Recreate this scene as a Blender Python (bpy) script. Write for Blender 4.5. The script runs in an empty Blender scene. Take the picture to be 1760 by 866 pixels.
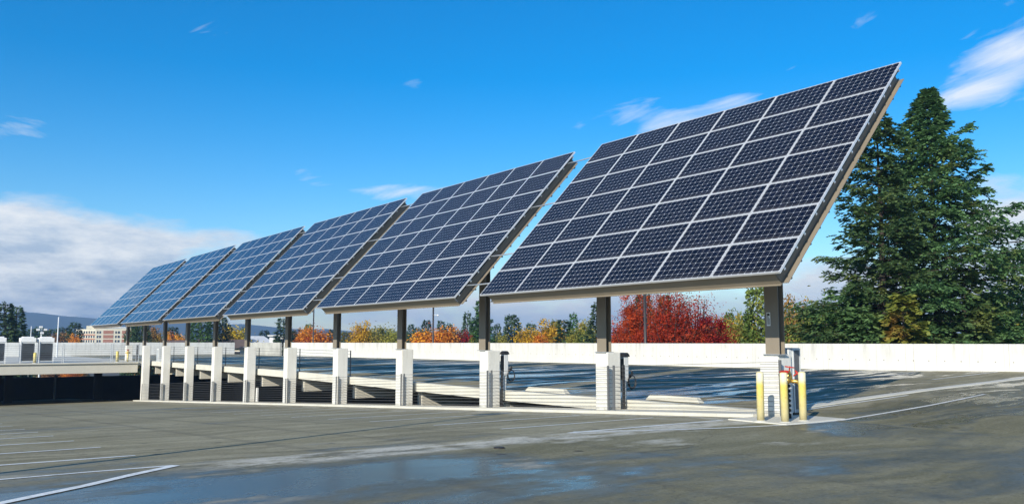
import bpy, math, random
from mathutils import Vector, Matrix
R = math.radians
scn = bpy.context.scene
COL = scn.collection
random.seed(7)

# ------------------------------------------------------------ camera
CX, EYE, PSI, PIT, FPX = -12.337, 1.55, 0.635149, 0.105388, 1456.6
cam_d = bpy.data.cameras.new('camera'); cam = bpy.data.objects.new('camera', cam_d); COL.objects.link(cam)
cam_d.sensor_width = 36.0; cam_d.lens = 36.0*FPX/1760.0
cam_d.clip_start = 0.1; cam_d.clip_end = 9000
cam.location = (CX, 0, EYE)
cam.rotation_euler = (math.pi/2 + PIT, 0, -PSI)
scn.camera = cam

# ------------------------------------------------------------ light
SUN_EL = R(23.3)
SX, SY = -0.886, -0.464                      # horizontal direction towards the sun
tow = Vector((SX*math.cos(SUN_EL), SY*math.cos(SUN_EL), math.sin(SUN_EL)))
sd = bpy.data.lights.new('sun', 'SUN'); so = bpy.data.objects.new('sun', sd); COL.objects.link(so)
sd.energy = 5.0; sd.angle = R(0.45); sd.color = (1.0, 0.93, 0.80)
so.rotation_euler = tow.to_track_quat('Z', 'Y').to_euler()
so.location = (-60, -30, 40)
scn.view_settings.view_transform = 'Standard'
scn.view_settings.look = 'None'
scn.view_settings.exposure = 0.38
scn.view_settings.gamma = 1.0
scn.view_settings.use_curve_mapping = False
try:
    scn.cycles.volume_bounces = 0
    scn.cycles.max_bounces = 8
    scn.cycles.use_denoising = True
except Exception: pass

world = bpy.data.worlds.new('World'); scn.world = world; world.use_nodes = True
class NT:
    """small node-graph helper"""
    def __init__(s, tree): s.t = tree; s.n = tree.nodes; s.l = tree.links
    def node(s, kind, **kw):
        n = s.n.new(kind)
        for k, v in kw.items(): setattr(n, k, v)
        return n
    def put(s, sock, v):
        if hasattr(v, 'is_output') or isinstance(v, bpy.types.NodeSocket): s.l.new(v, sock)
        else:
            try: sock.default_value = v
            except Exception: sock.default_value = (*v, 1.0)
    def m(s, op, a, b=None, c=None, clamp=False):
        n = s.node('ShaderNodeMath', operation=op, use_clamp=clamp)
        s.put(n.inputs[0], a)
        if b is not None: s.put(n.inputs[1], b)
        if c is not None: s.put(n.inputs[2], c)
        return n.outputs[0]
    def vm(s, op, a, b=None):
        n = s.node('ShaderNodeVectorMath', operation=op); s.put(n.inputs[0], a)
        if b is not None: s.put(n.inputs[1], b)
        return n.outputs['Value'] if op in ('DOT_PRODUCT', 'LENGTH') else n.outputs[0]
    def noise(s, vec, scale, detail=4, rough=0.55, dist=0.0):
        n = s.node('ShaderNodeTexNoise'); s.put(n.inputs['Vector'], vec); n.inputs['Scale'].default_value = scale
        n.inputs['Detail'].default_value = detail; n.inputs['Roughness'].default_value = rough; n.inputs['Distortion'].default_value = dist
        return n.outputs['Fac']
    def ramp(s, fac, stops, interp='LINEAR'):
        n = s.node('ShaderNodeValToRGB'); s.put(n.inputs[0], fac); e = n.color_ramp.elements; n.color_ramp.interpolation = interp
        while len(e) < len(stops): e.new(0.5)
        for q, (p, c) in zip(e, stops):
            q.position = p; q.color = (c, c, c, 1) if isinstance(c, (int, float)) else (*c, 1)
        return n.outputs[0]
    def mix(s, fac, a, b, mode='MIX'):
        n = s.node('ShaderNodeMix', data_type='RGBA', blend_type=mode); s.put(n.inputs[0], fac); s.put(n.inputs[6], a); s.put(n.inputs[7], b)
        return n.outputs[2]
    def xyz(s, vec):
        n = s.node('ShaderNodeSeparateXYZ'); s.put(n.inputs[0], vec); return n.outputs
    def comb(s, x, y, z):
        n = s.node('ShaderNodeCombineXYZ'); s.put(n.inputs[0], x); s.put(n.inputs[1], y); s.put(n.inputs[2], z); return n.outputs[0]
    def mapr(s, v, a, b, c=0.0, d=1.0):
        n = s.node('ShaderNodeMapRange'); s.put(n.inputs[0], v)
        for i, q in enumerate((a, b, c, d)): s.put(n.inputs[i+1], q)
        return n.outputs[0]

def build_world():
    t = world.node_tree; t.nodes.clear(); g = NT(t)
    sky = g.node('ShaderNodeTexSky', sky_type='NISHITA'); sky.sun_disc = False
    sky.sun_elevation = SUN_EL; sky.sun_rotation = math.atan2(SX, SY); sky.altitude = 50
    sky.air_density = 1.0; sky.dust_density = 0.2; sky.ozone_density = 3.0
    hs = g.node('ShaderNodeHueSaturation'); hs.inputs['Saturation'].default_value = 1.50; hs.inputs['Value'].default_value = 1.56; hs.inputs['Hue'].default_value = 0.502
    g.l.new(sky.outputs[0], hs.inputs['Color']); skyc = hs.outputs[0]
    d = g.node('ShaderNodeTexCoord').outputs['Generated']; x, y, z = g.xyz(d)
    az = g.m('SUBTRACT', g.m('ARCTAN2', x, y), PSI)             # radians, right of the camera's heading
    az = g.m('MULTIPLY', az, 57.2958)
    el = g.m('MULTIPLY', g.m('ARCSINE', z), 57.2958)
    # clouds near the horizon are squashed: noise in azimuth / elevation space
    v1 = g.comb(g.m('MULTIPLY', az, 0.11), g.m('MULTIPLY', el, 0.27), 3.1)
    v2 = g.comb(g.m('MULTIPLY', az, 0.10), g.m('ADD', g.m('MULTIPLY', el, 0.42), g.m('MULTIPLY', az, -0.11)), 9.0)
    n1 = g.noise(v1, 1.0, 7, 0.6, 0.35); n2 = g.noise(v2, 1.3, 7, 0.62, 0.5)
    def blob(a0, e0, sa, se, amp):
        a = g.m('DIVIDE', g.m('SUBTRACT', az, a0), sa); e = g.m('DIVIDE', g.m('SUBTRACT', el, e0), se)
        r = g.m('ADD', g.m('MULTIPLY', a, a), g.m('MULTIPLY', e, e))
        return g.m('MULTIPLY', g.m('EXPONENT', g.m('MULTIPLY', r, -1.0)), amp)
    def total(bl):
        s = bl[0]
        for b in bl[1:]: s = g.m('ADD', s, b)
        return s
    low = g.m('MULTIPLY', g.mapr(el, 5.4, 0.8), 0.66)           # pale band above the horizon
    bank = total([low, blob(-29, 3.9, 9, 4.0, 0.85), blob(-33, 6.6, 7.0, 2.0, 0.30), blob(-23, 4.5, 4.5, 2.3, 0.35), blob(-17.5, 6.9, 2.4, 0.8, 0.42),
                  blob(31, 5.5, 4.0, 3.4, 0.62), blob(22, 3.2, 8.0, 2.8, 0.62), blob(2, 2.2, 9, 1.8, 0.3), blob(48, 9, 12, 7, 0.6), blob(-60, 9, 20, 7, 0.6), blob(140, 12, 50, 9, .5)])
    thin = total([blob(-8.5, 10.0, 6.5, 0.75, 0.62), blob(10.0, 14.6, 4.2, 1.5, 0.85), blob(15.3, 15.6, 2.2, 0.8, 0.5), blob(31.5, 16.6, 3.4, 1.6, 0.95), blob(28.6, 14.5, 3.6, 1.0, 0.78), blob(23.5, 19.6, 3.2, 1.0, 0.43),
                  blob(19, 17.6, 2.0, .8, 0.36), blob(-20, 19, 2, 1.5, 0.3), blob(28, 22.5, 2.0, 0.8, 0.42), blob(-14, 11.0, 1.4, 0.5, 0.40), blob(-7, 17.5, 1.2, .7, .36)])
    m1 = g.mapr(g.m('ADD', bank, g.m('MULTIPLY', g.m('SUBTRACT', n1, 0.5), 1.9)), 0.36, 0.74)
    m2 = g.mapr(g.m('ADD', thin, g.m('MULTIPLY', g.m('SUBTRACT', n2, 0.5), 1.7)), 0.40, 1.0)
    n3 = g.noise(g.comb(g.m('MULTIPLY', az, 0.20), g.m('MULTIPLY', el, 0.62), 1.0), 1.0, 8, 0.68)
    grey = g.mapr(az, -14, -26)                                 # the bank on the left has grey-blue bases
    dark = g.mix(g.m('MULTIPLY', grey, g.mapr(el, 9.2, 3.5)), (6.6, 7.6, 8.6), (3.5, 4.3, 5.6))
    cc = g.mix(g.mapr(n3, 0.38, 0.64), dark, (9.4, 9.4, 9.2))
    c = g.mix(g.m('MULTIPLY', m1, 0.93), skyc, cc)
    c = g.mix(g.m('MULTIPLY', m2, 0.85), c, (8.8, 9.2, 9.6))
    bg = g.node('ShaderNodeBackground'); g.l.new(c, bg.inputs['Color']); bg.inputs['Strength'].default_value = 0.085
    out = g.node('ShaderNodeOutputWorld'); g.l.new(bg.outputs[0], out.inputs[0])
build_world()

# ------------------------------------------------------------ mesh helpers
class MB:
    def __init__(s): s.v = []; s.f = []
    def quad(s, *p):
        i = len(s.v); s.v += [tuple(q) for q in p]; s.f.append(tuple(range(i, i+len(p))))
    def hexa(s, p):                       # 8 points: bottom ring then top ring, both counter-clockwise
        i = len(s.v); s.v += [tuple(q) for q in p]
        for f in ((0,3,2,1),(4,5,6,7),(0,1,5,4),(1,2,6,5),(2,3,7,6),(3,0,4,7)): s.f.append(tuple(i+k for k in f))
    def box(s, x0, x1, y0, y1, z0, z1):
        s.hexa([(x0,y0,z0),(x1,y0,z0),(x1,y1,z0),(x0,y1,z0),(x0,y0,z1),(x1,y0,z1),(x1,y1,z1),(x0,y1,z1)])
    def obox(s, o, a, b, c):              # corner o and three edge vectors
        o, a, b, c = map(Vector, (o, a, b, c)); s.hexa([o, o+a, o+a+b, o+b, o+c, o+a+c, o+a+b+c, o+b+c])
    def bar(s, p, q, w, h=None, up=(0,0,1)):
        p, q = Vector(p), Vector(q); h = h or w; d = q-p; r = d.cross(Vector(up))
        if r.length < 1e-6: r = d.cross(Vector((1,0,0)))
        r.normalize(); u = r.cross(d).normalized(); s.obox(p-r*w/2-u*h/2, r*w, d, u*h)
    def tube(s, pts, r, n=8, cap=True):
        pts = [Vector(p) for p in pts]; rs = r if isinstance(r, (list, tuple)) else [r]*len(pts); base = len(s.v); ref = None
        for k, p in enumerate(pts):
            d = (pts[min(k+1, len(pts)-1)]-pts[max(k-1, 0)]).normalized()
            if ref is None: ref = d.orthogonal().normalized()
            ref = (ref-d*ref.dot(d)); ref = ref.normalized() if ref.length > 1e-6 else d.orthogonal().normalized()
            b = d.cross(ref)
            for j in range(n):
                a = 2*math.pi*j/n; s.v.append(tuple(p+(ref*math.cos(a)+b*math.sin(a))*rs[k]))
        for k in range(len(pts)-1):
            for j in range(n):
                a, b2 = base+k*n+j, base+k*n+(j+1) % n; s.f.append((a, b2, b2+n, a+n))
        if cap:
            s.f.append(tuple(base+j for j in reversed(range(n)))); s.f.append(tuple(base+(len(pts)-1)*n+j for j in range(n)))
    def lathe(s, prof, n=20, c=(0,0,0)):  # prof: (radius, z)
        s.tube([(c[0], c[1], c[2]+z) for r, z in prof], [max(r, 1e-4) for r, z in prof], n)
    def build(s, name, mat, parent=None, loc=None, smooth=False, bevel=0.0):
        me = bpy.data.meshes.new(name); me.from_pydata(s.v, [], s.f); me.update()
        if smooth: me.polygons.foreach_set('use_smooth', [True]*len(me.polygons))
        o = bpy.data.objects.new(name, me); COL.objects.link(o)
        if mat: me.materials.append(mat)
        if parent: o.parent = parent
        if loc: o.location = loc
        if bevel:
            b = o.modifiers.new('bevel', 'BEVEL'); b.width = bevel; b.segments = 2; b.limit_method = 'ANGLE'; b.angle_limit = R(40)
        return o
def tag(o, label=None, cat=None, group=None, kind=None):
    for k, v in (('label', label), ('category', cat), ('group', group), ('kind', kind)):
        if v: o[k] = v
    return o
def thing(name, loc, label, cat, group=None, rz=0):
    o = bpy.data.objects.new(name, None); COL.objects.link(o); o.location = loc; o.rotation_euler.z = rz; o.empty_display_size = 0.3
    return tag(o, label, cat, group)
def copy_tree(o, parent=None):
    c = o.copy(); COL.objects.link(c)
    if parent: c.parent = parent
    for ch in [q for q in bpy.data.objects if q.parent == o]: copy_tree(ch, c)
    return c

# ------------------------------------------------------------ materials
def new_mat(name):
    m = bpy.data.materials.new(name); m.use_nodes = True; t = m.node_tree; t.nodes.clear(); g = NT(t)
    b = g.node('ShaderNodeBsdfPrincipled'); o = g.node('ShaderNodeOutputMaterial'); g.l.new(b.outputs[0], o.inputs[0])
    return m, g, b
def bump(g, b, h, dist, strength=1.0):
    n = g.node('ShaderNodeBump'); n.inputs['Distance'].default_value = dist; n.inputs['Strength'].default_value = strength
    g.put(n.inputs['Height'], h); g.l.new(n.outputs[0], b.inputs['Normal'])
def pos(g, world_space=False):
    return g.node('ShaderNodeNewGeometry').outputs['Position'] if world_space else g.node('ShaderNodeTexCoord').outputs['Object']
def simple(name, col, rough=0.5, metal=0.0, var=0.15, scale=3.0, spec=0.5, bmp=0.0):
    m, g, b = new_mat(name); p = pos(g)
    n = g.noise(p, scale, 5, 0.6)
    c = g.mix(g.mapr(n, 0.3, 0.7), tuple(k*(1-var) for k in col), tuple(min(1, k*(1+var)) for k in col))
    g.l.new(c, b.inputs['Base Color']); b.inputs['Metallic'].default_value = metal; b.inputs['Specular IOR Level'].default_value = spec
    g.put(b.inputs['Roughness'], g.mapr(n, 0.3, 0.7, rough*0.85, min(1, rough*1.15)))
    if bmp: bump(g, b, g.noise(p, scale*8, 4, 0.6), bmp)
    return m
M = {}
def concrete(name, base, stain, streak=0.5, form=False):
    """cast concrete: blotches, pores, rain streaks running down, faint form lines"""
    m, g, b = new_mat(name); p = pos(g, True); x, y, z = g.xyz(p)
    n1 = g.noise(p, 0.9, 6, 0.6); n2 = g.noise(p, 14, 4, 0.7)
    sv = g.comb(g.m('MULTIPLY', x, 5.0), g.m('MULTIPLY', y, 5.0), g.m('MULTIPLY', z, 0.25))
    n3 = g.noise(sv, 1.0, 5, 0.65)
    f = g.m('ADD', g.m('MULTIPLY', g.mapr(n1, 0.35, 0.75), 0.45), g.m('MULTIPLY', g.mapr(n3, 0.55, 0.8), streak))
    c = g.mix(f, base, stain); c = g.mix(g.m('MULTIPLY', g.mapr(n2, 0.58, 0.75), 0.35), c, tuple(k*0.55 for k in stain))
    if form:                                   # board joints and tie holes left by the formwork
        along = g.m('ADD', x, y); fy = g.m('ABSOLUTE', g.m('SUBTRACT', g.m('FRACT', g.m('DIVIDE', along, 1.22)), 0.5))
        c = g.mix(g.m('MULTIPLY', g.mapr(fy, 0.486, 0.497), 0.45), c, tuple(k*0.6 for k in stain))
        hz_ = g.m('ABSOLUTE', g.m('SUBTRACT', z, 0.82)); hy = g.m('ABSOLUTE', g.m('MULTIPLY', g.m('SUBTRACT', fy, 0.25), 1.22))
        dot = g.m('SQRT', g.m('ADD', g.m('MULTIPLY', hz_, hz_), g.m('MULTIPLY', hy, hy)))
        c = g.mix(g.m('MULTIPLY', g.mapr(dot, 0.034, 0.022), 0.6), c, (0.12, 0.11, 0.09))
        run = g.noise(g.comb(g.m('MULTIPLY', along, 2.4), 0.0, g.m('MULTIPLY', z, 0.3)), 1.0, 5, .7)
        c = g.mix(g.m('MULTIPLY', g.m('MULTIPLY', g.mapr(run, 0.50, 0.68), g.mapr(z, 0.55, 1.45)), 0.55), c, (0.30, 0.29, 0.26))
    g.l.new(c, b.inputs['Base Color']); b.inputs['Roughness'].default_value = 0.85
    bump(g, b, n2, 0.006); return m
M['column'] = concrete('column_concrete', (0.72, 0.71, 0.66), (0.52, 0.51, 0.45), 0.45)
def grime(m):
    g = NT(m.node_tree); b = next(n for n in g.n if n.type == 'BSDF_PRINCIPLED'); src = b.inputs['Base Color'].links[0].from_socket
    p = pos(g); x, y, z = g.xyz(p); w = pos(g, True); n = g.noise(w, 5, 6, .7)
    foot = g.mapr(g.m('SUBTRACT', z, g.m('MULTIPLY', g.m('SUBTRACT', n, .5), .7)), 0.22, 0.0)
    wx, wy, wz = g.xyz(w); run = g.noise(g.comb(g.m('MULTIPLY', wx, 22), g.m('MULTIPLY', wy, 22), g.m('MULTIPLY', wz, .8)), 1, 4, .6)
    top = g.m('MULTIPLY', g.mapr(run, .55, .72), g.mapr(wz, 0.5, 1.28))
    c = g.mix(g.m('MULTIPLY', foot, .65), src, (0.20, 0.18, 0.13)); c = g.mix(g.m('MULTIPLY', top, .5), c, (0.30, 0.23, 0.15)); g.l.new(c, b.inputs['Base Color'])
grime(M['column'])
M['wall'] = concrete('wall_concrete', (0.70, 0.70, 0.66), (0.53, 0.53, 0.49), 0.6, True)
M['stained'] = concrete('stained_concrete', (0.50, 0.50, 0.45), (0.13, 0.13, 0.12), 0.9)
M['beam'] = concrete('beam_concrete', (0.56, 0.53, 0.45), (0.42, 0.40, 0.33), 0.4)
M['inside'] = concrete('garage_shade_concrete', (0.06, 0.056, 0.05), (0.035, 0.032, 0.03), 0.4)  # shade of the garage interior put into the base colour, nearly black

def deck_mat(name, ramp=True):
    m, g, b = new_mat(name); p = pos(g, True); x, y, z = g.xyz(p)
    # broom-finished concrete topping: streaks run across the deck (along X)
    wob = g.m('MULTIPLY', g.m('SUBTRACT', g.noise(p, 0.22, 4, 0.5), 0.5), 3.2)
    sv = g.comb(g.m('MULTIPLY', x, 0.16), g.m('ADD', y, wob), 0.0)
    st = g.noise(sv, 2.3, 6, 0.62); st2 = g.noise(sv, 0.55, 5, 0.55)
    big = g.noise(p, 0.16, 5, 0.55, 0.4); fine = g.noise(p, 60, 3, 0.7); mid = g.noise(p, 2.4, 6, 0.65)
    c = g.mix(g.mapr(big, 0.3, 0.7), (0.155, 0.138, 0.080), (0.31, 0.278, 0.170))
    c = g.mix(g.m('MULTIPLY', g.mapr(st, 0.42, 0.64), 0.6), c, (0.42, 0.385, 0.27))
    c = g.mix(g.m('MULTIPLY', g.mapr(mid, 0.55, 0.8), 0.4), c, (0.10, 0.10, 0.085))
    # greenish-brown dirt
    c = g.mix(g.m('MULTIPLY', g.mapr(g.noise(p, 0.45, 4, 0.6), 0.56, 0.75), 0.45), c, (0.17, 0.145, 0.06))
    c = g.mix(g.m('MULTIPLY', g.mapr(g.m('ADD', y, g.m('MULTIPLY', g.m('SUBTRACT', big, .5), 2.0)), 11.2, 10.4), 0.5), c, (0.125, 0.122, 0.066))
    # lime wash bands: along the crest line and along the kerb
    yy = g.m('ADD', y, g.m('MULTIPLY', g.m('SUBTRACT', g.noise(p, 0.5, 4, .6), 0.5), 0.5))
    crest = g.m('SUBTRACT', 1.0, g.m('ABSOLUTE', g.m('DIVIDE', g.m('SUBTRACT', yy, 10.95), 0.55)), clamp=True)
    crest = g.m('MULTIPLY', crest, 2.2, clamp=True)
    crest = g.m('MULTIPLY', crest, g.mapr(x, -9.8, -8.2))
    kerb = g.m('MULTIPLY', g.mapr(x, 0.3, 1.9), g.mapr(y, 10.4, 11.2))
    spots = g.mapr(g.noise(g.comb(g.m('MULTIPLY', x, 0.55), y, 5.0), 1.15, 5, .62), 0.58, 0.72)
    spots = g.m('MULTIPLY', spots, g.m('MULTIPLY', g.mapr(y, 6.5, 8.5), g.mapr(y, 13.0, 11.2)))
    w = g.m('MAXIMUM', g.m('MAXIMUM', g.m('MULTIPLY', crest, g.mapr(g.noise(g.comb(g.m('MULTIPLY', x, .4), y, 0), 2.6, 7, .72), 0.40, 0.54)), g.m('MULTIPLY', kerb, g.mapr(g.noise(g.comb(x, g.m('MULTIPLY', y, 0.5), 0), 2.2, 6, .7), 0.40, 0.60))), g.m('MULTIPLY', spots, 0.9))
    if not ramp: w = g.m('MULTIPLY', spots, 0.0)
    c = g.mix(g.m('MULTIPLY', w, 0.85), c, (0.56, 0.54, 0.46))
    # grit, sealed pores, drips of oil and paler aggregate: sharp marks, not smears
    sp1 = g.noise(g.comb(g.m('MULTIPLY', x, 0.8), y, 0.0), 11, 3, 0.75); sp2 = g.noise(p, 24, 2, 0.8)
    c = g.mix(g.m('MULTIPLY', g.mapr(sp1, 0.52, 0.66), 0.45), c, (0.075, 0.07, 0.052))
    c = g.mix(g.m('MULTIPLY', g.mapr(sp2, 0.56, 0.68), 0.40), c, (0.42, 0.39, 0.30))
    dots = g.node('ShaderNodeTexVoronoi'); dots.inputs['Scale'].default_value = 0.8; g.l.new(p, dots.inputs['Vector'])
    c = g.mix(g.m('MULTIPLY', g.mapr(g.m('ADD', dots.outputs['Distance'], g.m('MULTIPLY', sp2, 0.06)), 0.105, 0.075), 0.75), c, (0.045, 0.042, 0.035))
    # faint darker tyre lanes running down the ramp
    lane = g.m('ABSOLUTE', g.m('SUBTRACT', g.m('FRACT', g.m('DIVIDE', g.m('ADD', x, g.m('MULTIPLY', mid, 0.25)), 1.75)), 0.5))
    c = g.mix(g.m('MULTIPLY', g.m('MULTIPLY', g.mapr(lane, 0.40, 0.48), g.m('MULTIPLY', g.mapr(x, -9.0, -8.0), g.mapr(x, -3.0, -3.8))), 0.30), c, (0.09, 0.085, 0.065))
    c = g.mix(g.m('MULTIPLY', g.mapr(fine, 0.62, 0.72), 0.35), c, (0.06, 0.06, 0.05))
    crk = g.node('ShaderNodeTexVoronoi', feature='DISTANCE_TO_EDGE'); crk.inputs['Scale'].default_value = 0.16
    g.l.new(g.vm('ADD', p, g.comb(g.m('MULTIPLY', mid, 1.1), g.m('MULTIPLY', big, 2.0), 0)), crk.inputs['Vector'])
    c = g.mix(g.m('MULTIPLY', g.mapr(crk.outputs['Distance'], 0.0035, 0.0), 0.45), c, (0.05, 0.05, 0.045))
    g.l.new(c, b.inputs['Base Color'])
    # wetness: shallow films of water stay in the flat area and in streaks
    flat = g.mapr(y, 12.5, 9.0) if ramp else 0.75
    if not ramp: st2 = g.noise(g.comb(g.m('MULTIPLY', x, 0.10), g.m('ADD', y, wob), 4.0), 1.1, 5, .6)
    wet = g.m('ADD', g.m('MULTIPLY', g.m('SUBTRACT', st2, 0.5), 2.6 if ramp else 5.0), g.m('MULTIPLY', g.m('SUBTRACT', g.noise(g.comb(g.m('MULTIPLY', x, .45), y, 2.0), 0.30, 5, 0.6), 0.5), 3.2))
    wet = g.m('ADD', wet, g.m('MULTIPLY', flat, 0.42))
    if ramp: wet = g.m('ADD', wet, g.m('MULTIPLY', g.m('MULTIPLY', g.m('MULTIPLY', g.mapr(x, 0.0, 1.0), g.mapr(x, 3.0, 2.6)), g.m('MULTIPLY', g.mapr(y, 6.5, 8.2), g.mapr(y, 10.2, 9.9))), 0.8))
    if ramp: wet = g.m('ADD', wet, g.m('MULTIPLY', g.m('MULTIPLY', g.mapr(x, -5.0, -9.5), g.mapr(y, 14.5, 10.0)), 0.55))
    wet = g.m('ADD', wet, g.m('MULTIPLY', g.m('SUBTRACT', g.noise(g.comb(g.m('MULTIPLY', x, .6), y, 7.0), 2.8, 6, 0.7), 0.5), 1.1))
    wet = g.mapr(wet, 0.34 if ramp else 0.18, 1.05 if ramp else 0.85)
    wet = g.m('MULTIPLY', wet, g.m('SUBTRACT', 1.0, g.m('MULTIPLY', w, 0.85)))
    rough = g.m('ADD', g.mapr(wet, 0.0, 1.0, 0.85, 0.25 if ramp else 0.17), g.m('MULTIPLY', g.m('SUBTRACT', st, .5), 0.25))
    g.l.new(rough, b.inputs['Roughness'])
    # wet concrete is darker than dry
    hs = g.node('ShaderNodeHueSaturation'); g.l.new(c, hs.inputs['Color']); g.put(hs.inputs['Value'], g.mapr(wet, 0, 1, 1.0, 0.50)); g.l.new(hs.outputs[0], b.inputs['Base Color'])
    g.put(b.inputs['Specular IOR Level'], g.mapr(wet, 0, 1, 0.12, 0.5))
    h = g.m('ADD', g.m('MULTIPLY', st, 0.35), g.m('ADD', g.m('MULTIPLY', sp1, 0.30), g.m('MULTIPLY', fine, 0.05)))
    h = g.m('MULTIPLY', h, g.mapr(wet, 0.0, 1.0, 1.0, 0.35))
    bump(g, b, h, 0.012 if ramp else 0.02)
    return m
M['ramp'] = deck_mat('ramp_topping', True)
M['deck'] = deck_mat('upper_deck_topping', False)
M['kerb'] = concrete('kerb_concrete', (0.62, 0.60, 0.52), (0.38, 0.37, 0.31), 0.2)
def paint_mat(name, col, worn=0.5):
    m, g, b = new_mat(name); p = pos(g, True); n = g.noise(p, 9, 6, 0.7); n2 = g.noise(p, 1.1, 4, 0.6)
    f = g.mapr(g.m('ADD', g.m('MULTIPLY', n, 0.6), g.m('MULTIPLY', n2, 0.4)), 0.50, 0.62)
    c = g.mix(g.m('MULTIPLY', f, worn), col, (0.22, 0.21, 0.17)); g.l.new(c, b.inputs['Base Color']); b.inputs['Roughness'].default_value = 0.5
    bump(g, b, n, 0.003); return m
M['line'] = paint_mat('white_line_paint', (0.80, 0.80, 0.75), 0.5)
M['steel'] = simple('beige_painted_steel', (0.235, 0.20, 0.152), 0.5, 0, 0.08, 1.5)
M['steel_flange'] = M['steel']
M['alu'] = simple('anodised_aluminium', (0.66, 0.67, 0.68), 0.35, 0.3, 0.05, 6)
M['galv'] = simple('galvanised_steel', (0.47, 0.49, 0.50), 0.4, 0.5, 0.15, 18)
M['railm'] = simple('railing_steel', (0.125, 0.13, 0.135), 0.5, 0.2, 0.15, 18)
M['dark'] = simple('black_plastic', (0.018, 0.018, 0.02), 0.4)
M['grey'] = simple('grey_cabinet_paint', (0.40, 0.44, 0.46), 0.45, 0, 0.12, 4)
M['lightgrey'] = simple('light_grey_paint', (0.62, 0.64, 0.64), 0.4, 0, 0.08, 4)
M['pole'] = simple('dark_bronze_pole', (0.035, 0.03, 0.028), 0.45)
M['red'] = simple('red_valve_paint', (0.50, 0.035, 0.02), 0.45)
M['brass'] = simple('aged_brass', (0.62, 0.40, 0.10), 0.35, 0.8, 0.2, 20)
M['white'] = simple('white_enamel', (0.78, 0.78, 0.76), 0.5, 0, 0.05, 6)
M['bark'] = simple('tree_bark', (0.045, 0.034, 0.026), 0.9, 0, 0.3, 6)
def bollard_mat():
    m, g, b = new_mat('faded_yellow_paint'); p = pos(g); x, y, z = g.xyz(p); n = g.noise(p, 7, 6, 0.65)
    band = g.m('MULTIPLY', g.mapr(g.m('ADD', z, g.m('MULTIPLY', n, 0.16)), 0.80, 0.90), g.mapr(g.m('ADD', z, g.m('MULTIPLY', n, .1)), 1.04, 0.98))
    low = g.mapr(g.m('ADD', z, g.m('MULTIPLY', n, 0.6)), 0.95, 0.5)
    c = g.mix(g.m('MULTIPLY', low, 0.72), (0.70, 0.56, 0.13), (0.70, 0.64, 0.40)); c = g.mix(g.m('MULTIPLY', band, 0.8), c, (0.74, 0.71, 0.55)); c = g.mix(g.m('MULTIPLY', g.mapr(g.m('ADD', z, g.m('MULTIPLY', n, .25)), 0.30, 0.12), 0.7), c, (0.24, 0.20, 0.12))
    c = g.mix(g.m('MULTIPLY', g.mapr(n, 0.57, 0.66), 0.6), c, (0.36, 0.27, 0.12)); g.l.new(c, b.inputs['Base Color']); b.inputs['Roughness'].default_value = 0.5; return m
M['bollard'] = bollard_mat()
def cells_mat():
    """10 x 6 pseudo-square mono cells on a white backsheet under glass (UV = cell units)"""
    m, g, b = new_mat('solar_cells_under_glass'); uv = g.node('ShaderNodeTexCoord').outputs['UV']; u, v, _ = g.xyz(uv)
    fu = g.m('SUBTRACT', g.m('FRACT', u), 0.5); fv = g.m('SUBTRACT', g.m('FRACT', v), 0.5)
    au = g.m('ABSOLUTE', fu); av = g.m('ABSOLUTE', fv)
    line = g.m('MAXIMUM', g.mapr(au, 0.487, 0.493), g.mapr(av, 0.487, 0.493))
    dia = g.mapr(g.m('ADD', au, av), 0.885, 0.905)
    gap = g.m('MAXIMUM', line, dia, clamp=True)
    bus = g.m('MULTIPLY', g.mapr(g.m('ABSOLUTE', g.m('SUBTRACT', au, 0.22)), 0.011, 0.005), 0.22)   # two busbars per cell
    cell = g.node('ShaderNodeTexWhiteNoise', noise_dimensions='3D'); oi = g.node('ShaderNodeObjectInfo').outputs['Random']
    g.l.new(g.comb(g.m('FLOOR', u), g.m('FLOOR', v), g.m('MULTIPLY', oi, 50.0)), cell.inputs['Vector'])
    c = g.mix(cell.outputs['Value'], (0.0016, 0.0022, 0.0070), (0.0030, 0.0042, 0.013))
    c = g.mix(bus, c, (0.30, 0.31, 0.33)); c = g.mix(gap, c, (0.52, 0.54, 0.58))
    # dust settled towards the lower frame edge and in faint run-off streaks
    gv = g.m('DIVIDE', g.m('SUBTRACT', v, 20.0), 6.0); nz = g.noise(g.comb(g.m('ADD', g.m('MULTIPLY', u, 1.6), g.m('MULTIPLY', oi, 90.0)), g.m('MULTIPLY', v, 0.25), 0.0), 1.0, 5, .7)
    dust = g.m('ADD', g.m('MULTIPLY', g.mapr(gv, 0.12, 0.0), 0.10), g.m('MULTIPLY', g.mapr(nz, 0.5, 0.75), 0.05))
    c = g.mix(dust, c, (0.34, 0.32, 0.28))
    g.l.new(c, b.inputs['Base Color']); b.inputs['Roughness'].default_value = 0.5; b.inputs['Specular IOR Level'].default_value = 0.03
    b.inputs['Coat Weight'].default_value = 1.0; b.inputs['Coat Roughness'].default_value = 0.05; b.inputs['Coat IOR'].default_value = 1.29
    bump(g, b, g.noise(pos(g), 1.2, 2, 0.5), 0.0015)
    return m
M['cells'] = cells_mat()

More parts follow.
